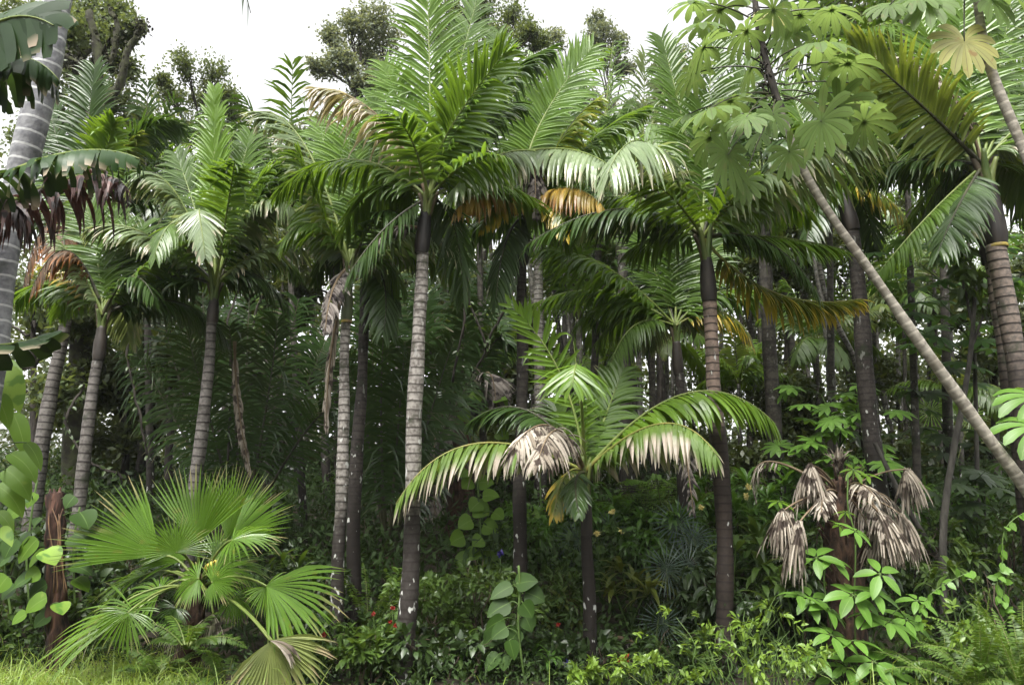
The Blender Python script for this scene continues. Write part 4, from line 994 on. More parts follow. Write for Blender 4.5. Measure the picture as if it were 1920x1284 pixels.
for h, tp, W, m_ in [((68, 925), (48, 950), 28, 'l'), ((75, 970), (62, 985), 25, 'l'), ((58, 1000), (25, 1030), 34, 'l'), ((70, 1010), (30, 1050), 34, 'l'), ((85, 1030), (50, 1060), 30, 'l'), ((75, 1070), (45, 1088), 30, 'l'),
      ((88, 1095), (52, 1115), 30, 'l'), ((88, 1120), (45, 1140), 30, 'l'), ((140, 1000), (172, 1010), 48, 'l'), ((150, 960), (170, 985), 40, 'l'), ((135, 1060), (175, 1065), 28, 'l'), ((140, 1085), (170, 1100), 26, 'l'),
      ((40, 950), (10, 970), 30, 'l'), ((20, 1040), (-10, 1060), 34, 'l'), ((50, 1150), (20, 1165), 26, 'l'), ((95, 1150), (60, 1170), 26, 'l'), ((30, 1100), (0, 1120), 34, 'l'), ((10, 1000), (-20, 1020), 30, 'l'), ((140, 930), (120, 950), 26, 'l'),
      ((86, 1030), (108, 1052), 36, 'p'), ((110, 1130), (120, 1148), 28, 'p'), ((60, 930), (30, 935), 30, 'l'), ((170, 1030), (190, 1050), 30, 'l'), ((30, 1010), (5, 1045), 40, 'l'), ((60, 1080), (22, 1095), 40, 'l'), ((15, 1080), (-12, 1110), 40, 'l')]:
    yy = rng.uniform(-.45, 0); pale = m_ == 'p'
    stalk_leaf(cr, 8.3, ((h[0] + 60) / 2, h[1] + 15), h, tp, W * 1.15, 'philodendron_leaf_pale' if pale else ('vine_leaf' if rng.random() < .4 else 'philodendron_leaf'), -.5 if pale else yy, N=V(.1, -.6, .8),
               label='pale yellow heart shaped leaf' if pale else None)

# ------------------------------------------------------------ the fan palm
Yf = 7.9; fb = G(372, Yf)
fp = thing('fan_palm', 'large bright green fan palm in the left foreground with wide pleated leaves', 'fan palm', fb)
mb = MB(); tp_ = P(375, 1080, Yf)
tube(mb, smooth_path([fb - V(0, 0, .1), (fb + tp_) / 2, tp_], 18), np.interp(np.linspace(0, 1, 18), [0, .5, 1], [.13, .11, .08]), 14, 0, bump=.12); mb.build('trunk', MAT['fibre_brown'], fp)
core = tp_ - V(0, 0, .12)
def fan(hub, tip, span, dY, N=(0, -.8, .5), mat='fan_leaf', tipdY=0, label=None, nseg=40, **kw):
    H = P(*hub, Yf + dY); T = P(*tip, Yf + dY + tipdY)
    a = dict(nseg=nseg, span=span, droop=.25, rp=.012); a.update(kw)
    fan_leaf(fp, core, H, T - H, V(*N), np.linalg.norm(T - H), mat, label=label, **a)
fan((368, 1020), (388, 872), 46, -.1, (-.1, -.9, .3), nseg=25, droop=.12, back=.85, split=.62)
fan((300, 1042), (150, 958), 40, .1, (.3, -.75, .5), nseg=28, droop=.12, back=.85, split=.62)
fan((330, 1035), (330, 960), 100, -.35, (.3, -.8, .45), nseg=34, droop=.3, split=.5, mat='fan_leaf')
fan((432, 1012), (545, 930), 44, .1, (-.35, -.8, .45), nseg=22, droop=.15, back=.85)
fan((425, 1010), (470, 878), 40, .3, (-.2, -.9, .3), nseg=30, droop=.15, back=.85)
fan((436, 1012), (530, 985), 95, -.4, (0, -.35, .93), nseg=30, droop=.7, split=.45)
fan((372, 1085), (318, 1120), 118, -.6, (-.1, -.75, .65), nseg=28, droop=.75, split=.5)
fan((398, 1092), (455, 1085), 118, -.5, (.2, -.85, .5), nseg=30, droop=.55, split=.5)
fan((395, 1075), (480, 1035), 75, -.1, (.1, -.7, .6), nseg=34, droop=.4)
fan((430, 1060), (510, 1075), 80, .2, (.1, -.5, .8), nseg=28, droop=.6, split=.45)
fan((240, 1148), (236, 1232), 125, -.75, (0, -.8, .6), nseg=26, droop=.7, split=.36, label='lower fan leaf with free drooping fingers')
fan((252, 1148), (75, 1182), 50, -.5, (0, -.5, .85), nseg=26, droop=.6, split=.4, tipdY=.1)
fan((215, 1140), (110, 1205), 60, -.3, (0, -.4, .9), mat='palm_leaf_browntip', nseg=24, droop=1., split=.35, label='old fan leaf with brown tatters')
fan((500, 1098), (648, 1150), 62, -.6, (.1, -.65, .8), nseg=24, droop=.5, split=.55)
fan((498, 1100), (520, 1150), 120, -.55, (0, -.7, .7), nseg=26, droop=.7, split=.45)
fan((510, 1200), (555, 1320), 82, -1.0, (.05, -.8, .65), nseg=30, droop=.5, split=.72, mat='fan_leaf_pale', label='pale lowest fan leaf with dried edge')
fan((506, 1200), (575, 1212), 16, -1.04, (.05, -.6, .8), mat='palm_leaf_dead', nseg=6, droop=1.2, split=.9, label='dried pinkish fold of the lowest fan leaf')
fan((270, 1078), (180, 1090), 75, .4, (0, -.3, .9), mat='fan_leaf', nseg=28, droop=.8, split=.4)
fan((300, 1080), (240, 1060), 100, .5, (0, -.5, .8), mat='palm_leaf_dark', nseg=30, droop=.8, split=.4)
fan((350, 1100), (300, 1090), 100, .7, (0, -.5, .8), mat='palm_leaf_dark', nseg=30, droop=.8, split=.4)
fan((345, 1050), (280, 1000), 60, .35, (.2, -.7, .6), nseg=22, droop=.4, back=.8)
fan((410, 1050), (440, 985), 70, .3, (-.1, -.8, .5), nseg=24, droop=.45, back=.8)
fan((300, 1110), (210, 1110), 95, 0, (.1, -.6, .8), nseg=26, droop=.9, split=.42)
fan((330, 1140), (310, 1190), 120, -.3, (0, -.8, .6), mat='palm_leaf_dark', nseg=26, droop=.9, split=.42)
fan((440, 1120), (470, 1165), 110, -.2, (.1, -.8, .6), nseg=26, droop=.9, split=.42)
fan((400, 1150), (385, 1215), 60, -.35, (0, -.9, .3), mat='palm_leaf_dead', nseg=18, droop=1.2, split=.3, label='dead brown fan leaf hanging against the trunk')
fan((340, 1160), (300, 1220), 50, -.25, (0, -.9, .3), mat='palm_leaf_dead', nseg=16, droop=1.2, split=.3, label='dead brown fan leaf drooping to the grass')
fan((470, 1110), (540, 1100), 90, .6, (0, -.5, .8), mat='palm_leaf_dark', nseg=30, droop=.8, split=.4)
c = P(398, 1068, Yf - .2); mb = MB(); tube(mb, smooth_path([core, (core + c) / 2, c], 8), .012, 5, 0); stalk = mb.build('flower_stalk', MAT['rachis_green'], fp)
mb = MB()
for k in range(9):
    a = k * .7; q = c + V(0, 0, -.06 + k * .015); tube(mb, smooth_path([q, q + V(.05 * math.cos(a), .05 * math.sin(a), .03), q + V(.07 * math.cos(a), .07 * math.sin(a), -.02)], 6), [.012, .014, .013, .012, .01, .006], 5, 0, bump=.3)
mb.build('flower_cluster', MAT['seed_yellow'], fp)
fern('sword_fern', 'sword fern tucked at the foot of the bright fan palm', G(372, 7.3) + V(0, 0, .3), 12, .5, 'fern_leaf', 45)

# ------------------------------------------------------------ the dead brown palm with hanging fans and its creeper
Yd = 7.9
path = trunk_path([(1592, 1290), (1585, 1080), (1578, 930), (1575, 900)], Yd, 24)
dp = thing('dead_palm', 'dead palm at lower right, fibrous brown trunk with shrivelled fans hanging like skirts', 'palm', path[0] + V(0, 0, .15))
mb = MB(); tube(mb, path, np.interp(np.linspace(0, 1, 24), [0, .4, .8, 1], [.22, .17, .17, .10]), 16, 0, bump=.10)
for k in range(150):
    j = rng.integers(8, 24); a = rng.uniform(0, 6.28); r = .14; q = path[j] + V(r * math.cos(a), r * math.sin(a), 0)
    tube(mb, [q, q + V(math.cos(a) * .04, math.sin(a) * .04, .05), q + V(math.cos(a) * .10, math.sin(a) * .10, .1 + rng.uniform(0, .06))], [.02, .014, .004], 5, 0)
mb.build('trunk', MAT['fibre_brown'], dp)
dtop = P(1576, 920, Yd)
def dead_fan(hub, tip, W, dY, foot=(1576, 930), n=64):
    H = P(*hub, Yd + dY); T = P(*tip, Yd + dY); mb = MB(); Fp = P(*foot, Yd)
    tube(mb, bez(Fp, (Fp + H) / 2 + V(0, 0, .07), H, 12), np.linspace(.013, .008, 12), 6, 1)
    L = np.linalg.norm(T - H); ax = nrm(T - H); p = np.repeat(H[None], n, 0) + rng.normal(0, .012, (n, 3))
    a = np.linspace(-1, 1, n); w_ = px2m(W, Yd) / 2
    D = ax[None] * L * .75 + V(1, 0, 0)[None] * (a * w_ * 1.0)[:, None] + V(0, 1, 0)[None] * rng.normal(0, w_ * .9, (n, 1)) + V(0, 0, .10)
    leaves(mb, p, D, V(0, -1, .2) + rng.normal(0, .5, (n, 3)), L * rng.uniform(.55, 1.35, n), px2m(4.2, Yd), 7, 'needle', rng.uniform(.7, 1.9, n), 1.0, 0)
    mb.build('dead_fan', [MAT['palm_leaf_dead'], MAT['rachis_dry']], dp)
dead_fan((1520, 872), (1508, 950), 55, -.3); dead_fan((1512, 885), (1525, 950), 40, -.1)
dead_fan((1468, 958), (1460, 1035), 45, -.5); dead_fan((1498, 980), (1488, 1075), 38, -.6); dead_fan((1480, 960), (1475, 1030), 30, -.3)
dead_fan((1700, 880), (1715, 955), 45, .2); dead_fan((1650, 962), (1685, 1050), 55, -.5); dead_fan((1660, 985), (1640, 1060), 45, -.3)
dead_fan((1690, 965), (1715, 1045), 35, -.1); dead_fan((1635, 995), (1630, 1050), 40, .1); dead_fan((1575, 885), (1570, 845), 22, 0)
for tx, ty, vx, vy, dY in [(1660, 1000, 1625, 930, -.6), (1690, 990, 1640, 920, 0), (1640, 930, 1605, 905, -.7), (1540, 960, 1550, 920, -.6), (1415, 935, 1440, 865, .4), (1710, 1010, 1660, 930, .5), (1640, 1010, 1600, 940, -.3)]:
    frond(dp, Yd, (1576, 930), (tx, ty), (vx, vy), dY, 'w', 0, L=.22, W=.02, droop=1.5, n=22, miss=.2, pet=.4)
um = thing('umbrella_plant', 'bright glossy umbrella leaved climber growing up the front of the dead palm', 'plant', G(1600, 7.3))
mb = MB()
for pts in [[(1610, 1290), (1602, 1150), (1604, 1050), (1604, 1000)], [(1610, 1290), (1640, 1180), (1650, 1100), (1650, 1075)], [(1600, 1290), (1560, 1180), (1545, 1090), (1550, 1055)], [(1610, 1280), (1570, 1200), (1500, 1130)], [(1610, 1280), (1700, 1200), (1720, 1130)],
            [(1604, 1000), (1590, 950), (1590, 890)]]:
    tube(mb, smooth_path([P(x, y, 7.35) for x, y in pts], 16), .008, 6, 0)
mb.build('stems', MAT['stem_green'], um)
def whorl(root, Y, c, r, n=6, mat='umbrella_leaf', dY=0., span=150, W=.42, tilt=None, prof='oval', name='leaf', droop=.5, foot=None):
    C = P(*c, Y + dY); mb = MB(); N = nrm(V(rng.normal(0, .25), -.5 + rng.normal(0, .2), .85)) if tilt is None else nrm(V(*tilt))
    ax = nrm(np.cross(N, V(0, 1, .2))) * (1 if rng.random() < .5 else -1); ax = nrm(ax * .5 + V(0, -1, 0)); ax = nrm(ax - N * (ax @ N)); S = np.cross(N, ax)
    th = np.radians(np.linspace(-span, span, n)) + rng.normal(0, .1, n); D = ax * np.cos(th)[:, None] + S * np.sin(th)[:, None] - N * .12
    ll = px2m(r, Y) * rng.uniform(.8, 1.1, n)
    p = C + D * (ll * .12)[:, None]
    leaves(mb, p, D, N + 0 * D, ll, ll * W, 5, prof, droop, .22, 0)
    for k in range(n): tube(mb, [C, p[k]], .003, 4, 1, cap=False)
    if foot is not None: tube(mb, bez(P(*foot, Y), (P(*foot, Y) + C) / 2 + V(0, 0, .02), C, 6), .005, 5, 1)
    return mb.build(name, [MAT[mat], MAT['stem_green']], root)
for c, r, n in [((1604, 995), 38, 6), ((1530, 1045), 52, 5), ((1560, 1050), 40, 5), ((1650, 1075), 45, 5), ((1600, 1115), 50, 7), ((1640, 1110), 42, 6), ((1520, 1120), 42, 6), ((1555, 1140), 46, 6), ((1500, 1115), 44, 4),
                ((1670, 1165), 50, 7), ((1700, 1160), 46, 6), ((1600, 1200), 48, 6), ((1560, 1190), 44, 6), ((1530, 1230), 40, 6), ((1640, 1240), 48, 6), ((1590, 1250), 44, 6), ((1720, 1125), 38, 5), ((1680, 1260), 44, 6), ((1560, 1270), 44, 6), ((1720, 1240), 40, 5), ((1620, 1150), 36, 5)]:
    whorl(um, 7.3, c, r, n, 'umbrella_leaf', rng.uniform(-.25, .1), foot=(c[0] * .6 + 1605 * .4, c[1] + 25))
for c, r in [((1600, 880), 28), ((1625, 890), 26), ((1460, 940), 26), ((1575, 985), 22), ((1585, 960), 20)]:
    whorl(um, 7.5, c, r, 6, 'vine_leaf', 0, W=.3, foot=(c[0], c[1] + 20))
# heart leaved philodendrons climbing the middle trunks
def phil(label, Y, stem, leaves_, mat='philodendron_leaf', N=V(0, -.9, .4)):
    root = thing('philodendron', label, 'vine', G(stem[0][0], Y)); mb = MB()
    tube(mb, smooth_path([P(x, y, Y) for x, y in stem], 16), .012, 6, 0); mb.build('stem', MAT['stem_green'], root)
    for (hx, hy, tx, ty, W) in leaves_:
        sx_ = min(stem, key=lambda q: abs(q[1] - hy)); stalk_leaf(root, Y, (sx_[0], hy + 8), (hx, hy), (tx, ty), W, mat, rng.uniform(-.2, .1), N=N, droop=.4)
phil('philodendron with broad rounded leaves climbing the black trunk in the lower centre', 7.7, [(985, 1290), (972, 1180), (975, 1100), (972, 1060)],
     [(968, 1095, 1006, 1082, 36), (960, 1098, 918, 1115, 30), (985, 1110, 1022, 1120, 40), (955, 1130, 912, 1148, 38), (980, 1130, 1000, 1155, 34), (945, 1160, 908, 1175, 28), (985, 1155, 998, 1182, 32), (940, 1180, 905, 1205, 36),
      (975, 1180, 950, 1205, 30), (955, 1200, 966, 1235, 32), (935, 1225, 908, 1255, 28), (945, 1228, 945, 1256, 26), (950, 1175, 920, 1192, 30)])
phil('heart leaved creeper in shade between the tallest trunk and the small palm', 10.2, [(905, 1080), (900, 980), (895, 900), (890, 850)],
     [(900, 940, 880, 955, 34), (890, 950, 918, 960, 40), (885, 975, 858, 985, 36), (905, 985, 935, 992, 36), (870, 1005, 842, 1015, 34), (905, 1010, 885, 1020, 30), (895, 1030, 878, 1048, 30), (910, 1030, 912, 1062, 34), (925, 960, 945, 970, 30), (880, 1045, 850, 1050, 30), (885, 900, 865, 912, 30),
      (895, 905, 925, 900, 30), (905, 930, 935, 925, 28), (920, 1045, 935, 1062, 24), (890, 870, 912, 862, 30), (875, 880, 862, 892, 26)], 'vine_leaf')
phil('leafy creeper on the pale trunk behind the small palm', 11.2, [(1020, 1050), (1015, 960), (1012, 880)],
     [(1010, 960, 985, 970, 26), (1025, 985, 1045, 995, 30), (1010, 1010, 992, 1020, 24), (1030, 1020, 1050, 1030, 28), (1015, 1040, 998, 1046, 22), (1035, 960, 1060, 968, 30)], 'vine_leaf')
phil('bright heart leaved creeper behind the grey shaggy feather palm', 11.6, [(950, 900), (940, 800), (930, 740)],
     [(905, 745, 880, 738, 26), (925, 750, 950, 744, 30), (900, 775, 925, 785, 34), (940, 780, 965, 792, 30), (885, 800, 868, 812, 26), (930, 810, 955, 818, 30), (895, 840, 920, 848, 26), (865, 770, 880, 790, 26), (950, 765, 930, 755, 30)], 'vine_leaf')

# ------------------------------------------------------------ ferns
for i, (px, Y, n, ln, mat, lab, nq) in enumerate([
    (1880, 6.6, 20, .95, 'fern_leaf', 'tall sword fern clump at the bottom right corner', 44),
    (1800, 6.8, 18, .8, 'fern_leaf', 'sword fern in front of the slim grey crooked trunk', 40),
    (1930, 7.0, 18, 1.1, 'fern_leaf', 'tallest sword fern against the right edge', 46),
    (1740, 6.9, 15, .7, 'fern_leaf', 'sword fern between the glossy climber and the corner ferns', 38),
    (700, 9.0, 18, .9, 'fern_leaf', 'sword fern between the shadowed and the tallest trunk', 34),
    (680, 8.6, 12, .6, 'fern_leaf', 'smaller fern low beside the shadowed trunk', 30),
    (945, 10.6, 12, .8, 'fern_leaf', 'pale fern below the violet flower in the centre', 30),
    (1210, 8.2, 10, .6, 'shrub_leaf_dark', 'dark fern under the silver fan plants', 30),
    (330, 7.5, 12, .45, 'fern_leaf', 'little fern in the grass left of the fan palm foot', 28),
    (450, 7.4, 12, .5, 'fern_leaf', 'fern in the grass right of the fan palm foot', 28),
    (200, 8.6, 14, .6, 'fern_leaf', 'fern behind the lower left fan leaf beside the stump', 30),
    (30, 8.5, 14, .6, 'fern_leaf', 'fern at the left edge under the heart leaved creeper', 30),
    (1290, 7.8, 10, .5, 'fern_leaf', 'small bright fern below the slender rusty trunked palm', 28)]):
    fern('sword_fern', lab, G(px, Y), n, ln, mat, 62 if ln > .7 else 45, np_=nq, L=.075, W=.02)
# feathery tree fern frond bright in the gap
tf = thing('tree_fern', 'bright green lacy tree fern fronds in the lit gap under the drooping leaves', 'fern', G(1240, 11.5))
mb = MB(); a_, b_ = G(1240, 11.5), P(1240, 960, 11.5); tube(mb, [a_, (a_ + b_) / 2, b_], .05, 8, 0); mb.build('trunk', MAT['fibre_brown'], tf)
for (tx, ty, vx, vy, dY) in [(1180, 900, 1200, 910, -.6), (1300, 905, 1270, 900, -.4), (1150, 960, 1190, 925, -.3), (1230, 890, 1235, 920, -1.2), (1330, 960, 1290, 925, -.2), (1260, 1000, 1250, 940, -1.1)]:
    fpz = bez(P(1240, 960, 11.5), P(vx, vy, 11.5 + dY / 2), P(tx, ty, 11.5 + dY), 16); mb = MB(); T = nrm(np.gradient(fpz, axis=0))
    S = nrm(np.cross(V(0, 0, 1), T[8])); tube(mb, fpz, .008, 4, 1)
    for j in range(2, 16):
        for sg in (-1, 1):
            l = .34 * math.sin(math.pi * min(1, (j + 1) / 16) ** .7) + .05; e = fpz[j] + S * sg * l * .9 + T[j] * l * .4 - V(0, 0, .06)
            frond_geo(mb, bez(fpz[j], (fpz[j] + e) / 2 + V(0, 0, .02), e, 6), L=.05, n=14, W=.02, K=2, side=1, prof='oval', pet=.04, r0=.003, sides=3, vee=0, droop=.1, a0=80, a1=60)
    mb.build('frond', [MAT['fern_leaf_bright'], MAT['rachis_green']], tf)

# ------------------------------------------------------------ silver fan plants, dracaenas, gingers
def star_fan(label, px, py, Y, r, hubs, mat='fan_leaf_silver', name='star_fan_palm'):
    g0 = G(px, Y); root = thing(name, label, 'fan palm', g0)
    mb = MB(); tube(mb, [g0 - V(0, 0, .1), g0 + V(0, 0, .2)], [.06, .04], 8, 0); mb.build('trunk', MAT['fibre_brown'], root)
    for (hx, hy, dY) in hubs:
        H = P(hx, hy, Y + dY)
        fan_leaf(root, g0 + V(0, 0, .18), H, V(rng.normal(0, .3), -.2, -1), V(rng.normal(0, .2), -.85, .5), px2m(r, Y) * rng.uniform(.8, 1.1), mat, nseg=26, span=170, droop=.25, split=.22, back=.9, rp=.005, name='fan_leaf')
star_fan('silvery star shaped fan leaves low between the small palm and the rusty trunked palm', 1245, 1150, 8.9, 55, [(1250, 1065, 0), (1243, 1168, -.3), (1290, 1120, .2), (1215, 1110, .3), (1290, 1060, .4)])
star_fan('dim silver fan leaves behind the small palm trunk', 1090, 1060, 10.4, 50, [(1080, 1010, 0), (1060, 1060, .2), (1140, 990, .4), (1120, 1050, .1)])
star_fan('grey fan leaves in the shade right of the glossy climber', 1810, 1130, 9.6, 60, [(1800, 1110, 0), (1740, 1090, .2), (1850, 1100, .3), (1780, 1060, .5)])
star_fan('dark fan palm leaves under the lobed sapling at the right', 1700, 1080, 10.5, 60, [(1735, 1060, 0), (1680, 1020, .3), (1640, 1060, .3)], 'palm_leaf_dark')
star_fan('fan leaves high behind the dark shaft trunk in green light', 1770, 800, 12.5, 45, [(1785, 760, 0), (1745, 770, .4), (1820, 780, .2)], 'fan_leaf')
star_fan('blue green fan leaf beside the slender rusty trunk', 1310, 1040, 10.0, 55, [(1300, 1010, 0), (1340, 1040, .2), (1270, 980, .2)])
def dracaena(label, px, Y, tops, mat='dracaena_leaf', r=55, flower=None, n=18):
    g0 = G(px, Y); root = thing('broad_leaf_plant', label, 'plant', g0); sb = MB()
    for (tx, ty, dY) in tops:
        C = P(tx, ty, Y + dY); tube(sb, smooth_path([g0 - V(0, 0, .05), (g0 + C) / 2 + rng.normal(0, .04, 3), C], 10), .009, 5, 0); mb = MB()
        az = rng.uniform(0, 6.28, n); el = rng.uniform(-.1, 1.2, n); D = np.stack([np.cos(az) * np.cos(el), np.sin(az) * np.cos(el), np.sin(el)], 1)
        leaves(mb, C + D * .01 + V(0, 0, -1) * rng.uniform(0, .1, (n, 1)), D, V(0, 0, 1) + D * -.3, px2m(r, Y) * rng.uniform(.7, 1.1, n), px2m(r, Y) * .2, 5, 'oval', 1.0, .3, 0)
        mb.build('leaf_rosette', MAT[mat], root)
        if flower:
            fb_ = MB(); q = C + V(0, -.03, .05); m = 26
            diamonds(fb_, q + rng.normal(0, .02, (m, 3)), nrm(rng.normal(0, 1, (m, 3)) + V(0, -.5, .4)), rand_dirs(m), px2m(10, Y), px2m(5, Y)); fb_.build('flower', MAT[flower], root)
    sb.build('stems', MAT['stem_green'], root)
dracaena('yellow green whorled leaves in shade right of the small palm trunk', 1180, 8.9, [(1165, 1060, 0), (1215, 1100, -.2), (1190, 1090, .1), (1150, 1100, 0), (1235, 1085, .2)], r=48)
dracaena('small yellow green rosette with a red bud at the bottom, right of centre', 1168, 7.5, [(1168, 1245, 0)], 'shrub_leaf_light', 42, 'petal_red', 14)
dracaena('yellow green rosettes left of the small palm trunk', 1060, 9.2, [(1050, 1120, 0), (1030, 1170, -.2), (1075, 1160, .1)], r=44)
for i, (px, Y, tops, lab) in enumerate([
    (1420, 10.4, [(1400, 900, 0), (1440, 930, .1), (1380, 950, 0), (1470, 900, .3), (1410, 960, -.2)], 'ginger plants with long leaves lit behind the dark trunks, right of centre'),
    (1380, 9.0, [(1380, 1020, 0), (1430, 1060, 0), (1420, 1010, .2), (1360, 1080, .1), (1460, 1100, 0)], 'dark ginger leaves arching in shade left of the dead palm'),
    (1120, 10.8, [(1100, 950, 0), (1150, 940, .2), (1130, 990, 0), (1170, 960, .2)], 'ginger plants behind the small palm'),
    (1320, 10.9, [(1310, 940, 0), (1340, 970, .2), (1290, 990, 0)], 'ginger leaves between the rusty and glossy palm trunks'),
    (1500, 8.6, [(1480, 1140, 0), (1520, 1100, 0), (1450, 1170, .1)], 'broad dark leaves in the hollow left of the glossy climber')]):
    dracaena(lab, px, Y, tops, 'ginger_leaf' if i in (0, 2) else 'shrub_leaf', 75 if i in (1, 4) else 48, n=16)
def flowers(label, Y, pts, mat, r, cat='flower', name='flower'):
    for (x, y) in pts:
        q = P(x, y, Y + rng.uniform(-.1, .1)); g0 = V(q[0], q[1], float(gz(q[0], q[1]))); root = thing(name, label, cat, g0, label)
        mb = MB(); tube(mb, smooth_path([g0, (g0 + q) / 2 + rng.normal(0, .02, 3), q], 8), .004, 4, 0)
        leafy_blob(mb, (g0 * .35 + q * .65), (.12, .12, .16), 26, .11, .05); mb.build('stem', [MAT['stem_green']], root)
        m = 34; mb = MB(); d = rand_dirs(m); d[:, 1] -= .4; leaves(mb, q + rng.normal(0, px2m(r, Y) * .15, (m, 3)), d, rand_dirs(m), px2m(r, Y) * .8, px2m(r, Y) * .5, 2, 'oval', .2, .3); mb.build('petals', MAT[mat], root)
flowers('small red flower in the dark undergrowth left of the tallest trunk', 7.7, [(700, 1150), (736, 1140), (732, 1165), (742, 1172), (724, 1217), (686, 1238), (692, 1270)], 'petal_red', 5.5)
flowers('small red flower in the dark undergrowth between the centre trunks', 8.0, [(1046, 1170), (1006, 1240), (1020, 1252), (838, 1272), (955, 1280), (866, 1220)], 'petal_red', 5.5)
flowers('small red flower low beside the bright fan palm', 7.7, [(600, 1216), (606, 1190), (590, 1250)], 'petal_red', 7)
flowers('pale yellow ginger flower in the lit gap behind the palms', 10.3, [(1148, 958), (1165, 995), (1120, 1000), (1403, 912), (1400, 930), (1507, 1010), (1313, 950)], 'petal_yellow', 8)
flowers('violet flower spike in the undergrowth', 8.8, [(938, 1037)], 'petal_violet', 9)
flowers('violet flower bud at the bottom right of centre', 7.6, [(1067, 1243)], 'petal_violet', 9)

# ------------------------------------------------------------ shrubs
def sh(px, Y, hpx, r, n, L, W, mat, lab, nb=5, spread=1., prof='oval', group=None, droop=.5):
    g0 = G(px, Y); top = P(px, hpx, Y)[2] - g0[2]; top = max(top, .25)
    bl = []
    for k in range(nb):
        f = rng.uniform(.35, .95) if k else .85
        bl.append((rng.normal(0, r * spread), rng.normal(0, r * .6), top * f, r * rng.uniform(.6, 1)))
    shrub('leafy_shrub', lab, g0, bl, n, L, W, mat, group, prof=prof, droop=droop, stem='stem_green' if mat == 'shrub_leaf_light' else 'stem_brown')
sh(800, 8.3, 1085, .34, 170, .085, .04, 'shrub_leaf', 'dense small leaved bush between the tallest trunk and the black trunk', 9, 1.1)
sh(900, 8.6, 1075, .34, 170, .08, .035, 'shrub_leaf', 'olive small leaved bush just left of the philodendron', 9, 1.0)
sh(820, 7.7, 1180, .3, 110, .12, .06, 'shrub_leaf_dark', 'dark broad leaved bush at the foot of the tallest trunk', 7, 1.0)
sh(740, 7.9, 1200, .26, 90, .12, .06, 'shrub_leaf', 'low broad leaved bush left of the tallest trunk foot', 7, 1.0)
sh(690, 7.6, 1190, .2, 60, .13, .07, 'shrub_leaf', 'heart leaved low plant beside the shadowed trunk foot', 5, .8)
sh(1350, 6.9, 1130, .22, 20, .075, .03, 'shrub_leaf_light', 'fresh light green sprigs at the bottom right of centre', 9, 1.3)
sh(1430, 6.9, 1150, .24, 20, .075, .03, 'shrub_leaf_light', 'fresh light green sprigs left of the glossy climber', 9, 1.2)
sh(1480, 6.7, 1200, .22, 20, .07, .028, 'shrub_leaf_light', 'low light green bush at the bottom edge under the dead palm', 8, 1.2)
sh(1240, 7.0, 1235, .18, 46, .075, .03, 'shrub_leaf_light', 'low sprigs at the bottom edge below the fallen frond', 6, 1.4)
sh(1100, 7.3, 1250, .16, 46, .09, .03, 'shrub_leaf_light', 'pale narrow leaved sprigs at the foot of the small palm', 6, 1.2)
sh(1200, 8.0, 1200, .28, 90, .12, .05, 'shrub_leaf_dark', 'dark low bush right of the small palm foot', 7, 1.2)
sh(1000, 8.1, 1190, .26, 90, .11, .05, 'shrub_leaf_dark', 'dark low bush between philodendron and small palm', 7, 1.)
sh(1060, 9.4, 1090, .3, 120, .10, .03, 'shrub_leaf', 'narrow leaved bush behind the small palm trunk', 8, 1.)
sh(560, 8.6, 1030, .34, 130, .1, .045, 'shrub_leaf_dark', 'dark bush right behind the fan palm', 9, 1.1)
sh(600, 7.9, 1180, .22, 90, .1, .05, 'shrub_leaf', 'low bush between fan palm and lichen mottled trunk', 7, .9)
sh(150, 8.5, 1130, .22, 90, .1, .05, 'shrub_leaf', 'low bush just right of the stump foot', 7, 1.2)
sh(20, 8.5, 1140, .22, 90, .11, .06, 'shrub_leaf', 'low bush at the left edge beside the grass', 7, 1.2)
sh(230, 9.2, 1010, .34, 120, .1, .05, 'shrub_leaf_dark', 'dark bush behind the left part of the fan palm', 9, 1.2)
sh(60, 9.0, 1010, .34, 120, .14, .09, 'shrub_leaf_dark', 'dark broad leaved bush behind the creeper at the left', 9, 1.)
sh(1660, 7.6, 1200, .28, 70, .1, .045, 'shrub_leaf', 'leafy bush at the bottom right behind the climber', 7, 1.2)
sh(1760, 7.2, 1140, .2, 60, .075, .035, 'shrub_leaf_light', 'twining light leaves above the sword ferns', 7, 1.6)
sh(1880, 7.4, 1080, .22, 60, .07, .035, 'shrub_leaf', 'climbing bush among the tall ferns at the right edge', 7, 1.2)
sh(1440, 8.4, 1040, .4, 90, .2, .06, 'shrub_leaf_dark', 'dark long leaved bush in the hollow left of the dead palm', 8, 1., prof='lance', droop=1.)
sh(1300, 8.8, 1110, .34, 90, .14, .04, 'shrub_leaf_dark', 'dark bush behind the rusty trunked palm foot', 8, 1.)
sh(1700, 9.4, 980, .4, 130, .09, .04, 'shrub_leaf', 'leafy bush behind the dead palm crown', 9, 1.3)
sh(1880, 9.4, 960, .45, 130, .09, .04, 'shrub_leaf', 'leafy bush under the ringed palms at the right', 9, 1.3)
sh(400, 10.2, 930, .45, 130, .12, .05, 'shrub_leaf_dark', 'dark bush at the foot of the large feather palm', 9, 1.2)
for px, Y, hp, lab in [(1440, 10.8, 880, 'bright ginger thicket left of the dead palm crown'), (1340, 11.2, 900, 'bright ginger thicket between the pinkish and rusty trunks'), (1150, 11.4, 930, 'green thicket in the lit gap behind the small palm trunk'),
                       (1240, 10.6, 960, 'leafy thicket under the tree fern'), (1010, 11.0, 960, 'green thicket behind the black trunk in the centre'), (1560, 11., 880, 'green thicket behind the dead palm'), (1800, 10.4, 900, 'green thicket behind the slim crooked trunk')]:
    sh(px, Y, hp, .38, 90, .2, .055, 'ginger_leaf', lab, 9, 1.1, prof='lance', droop=1.1)
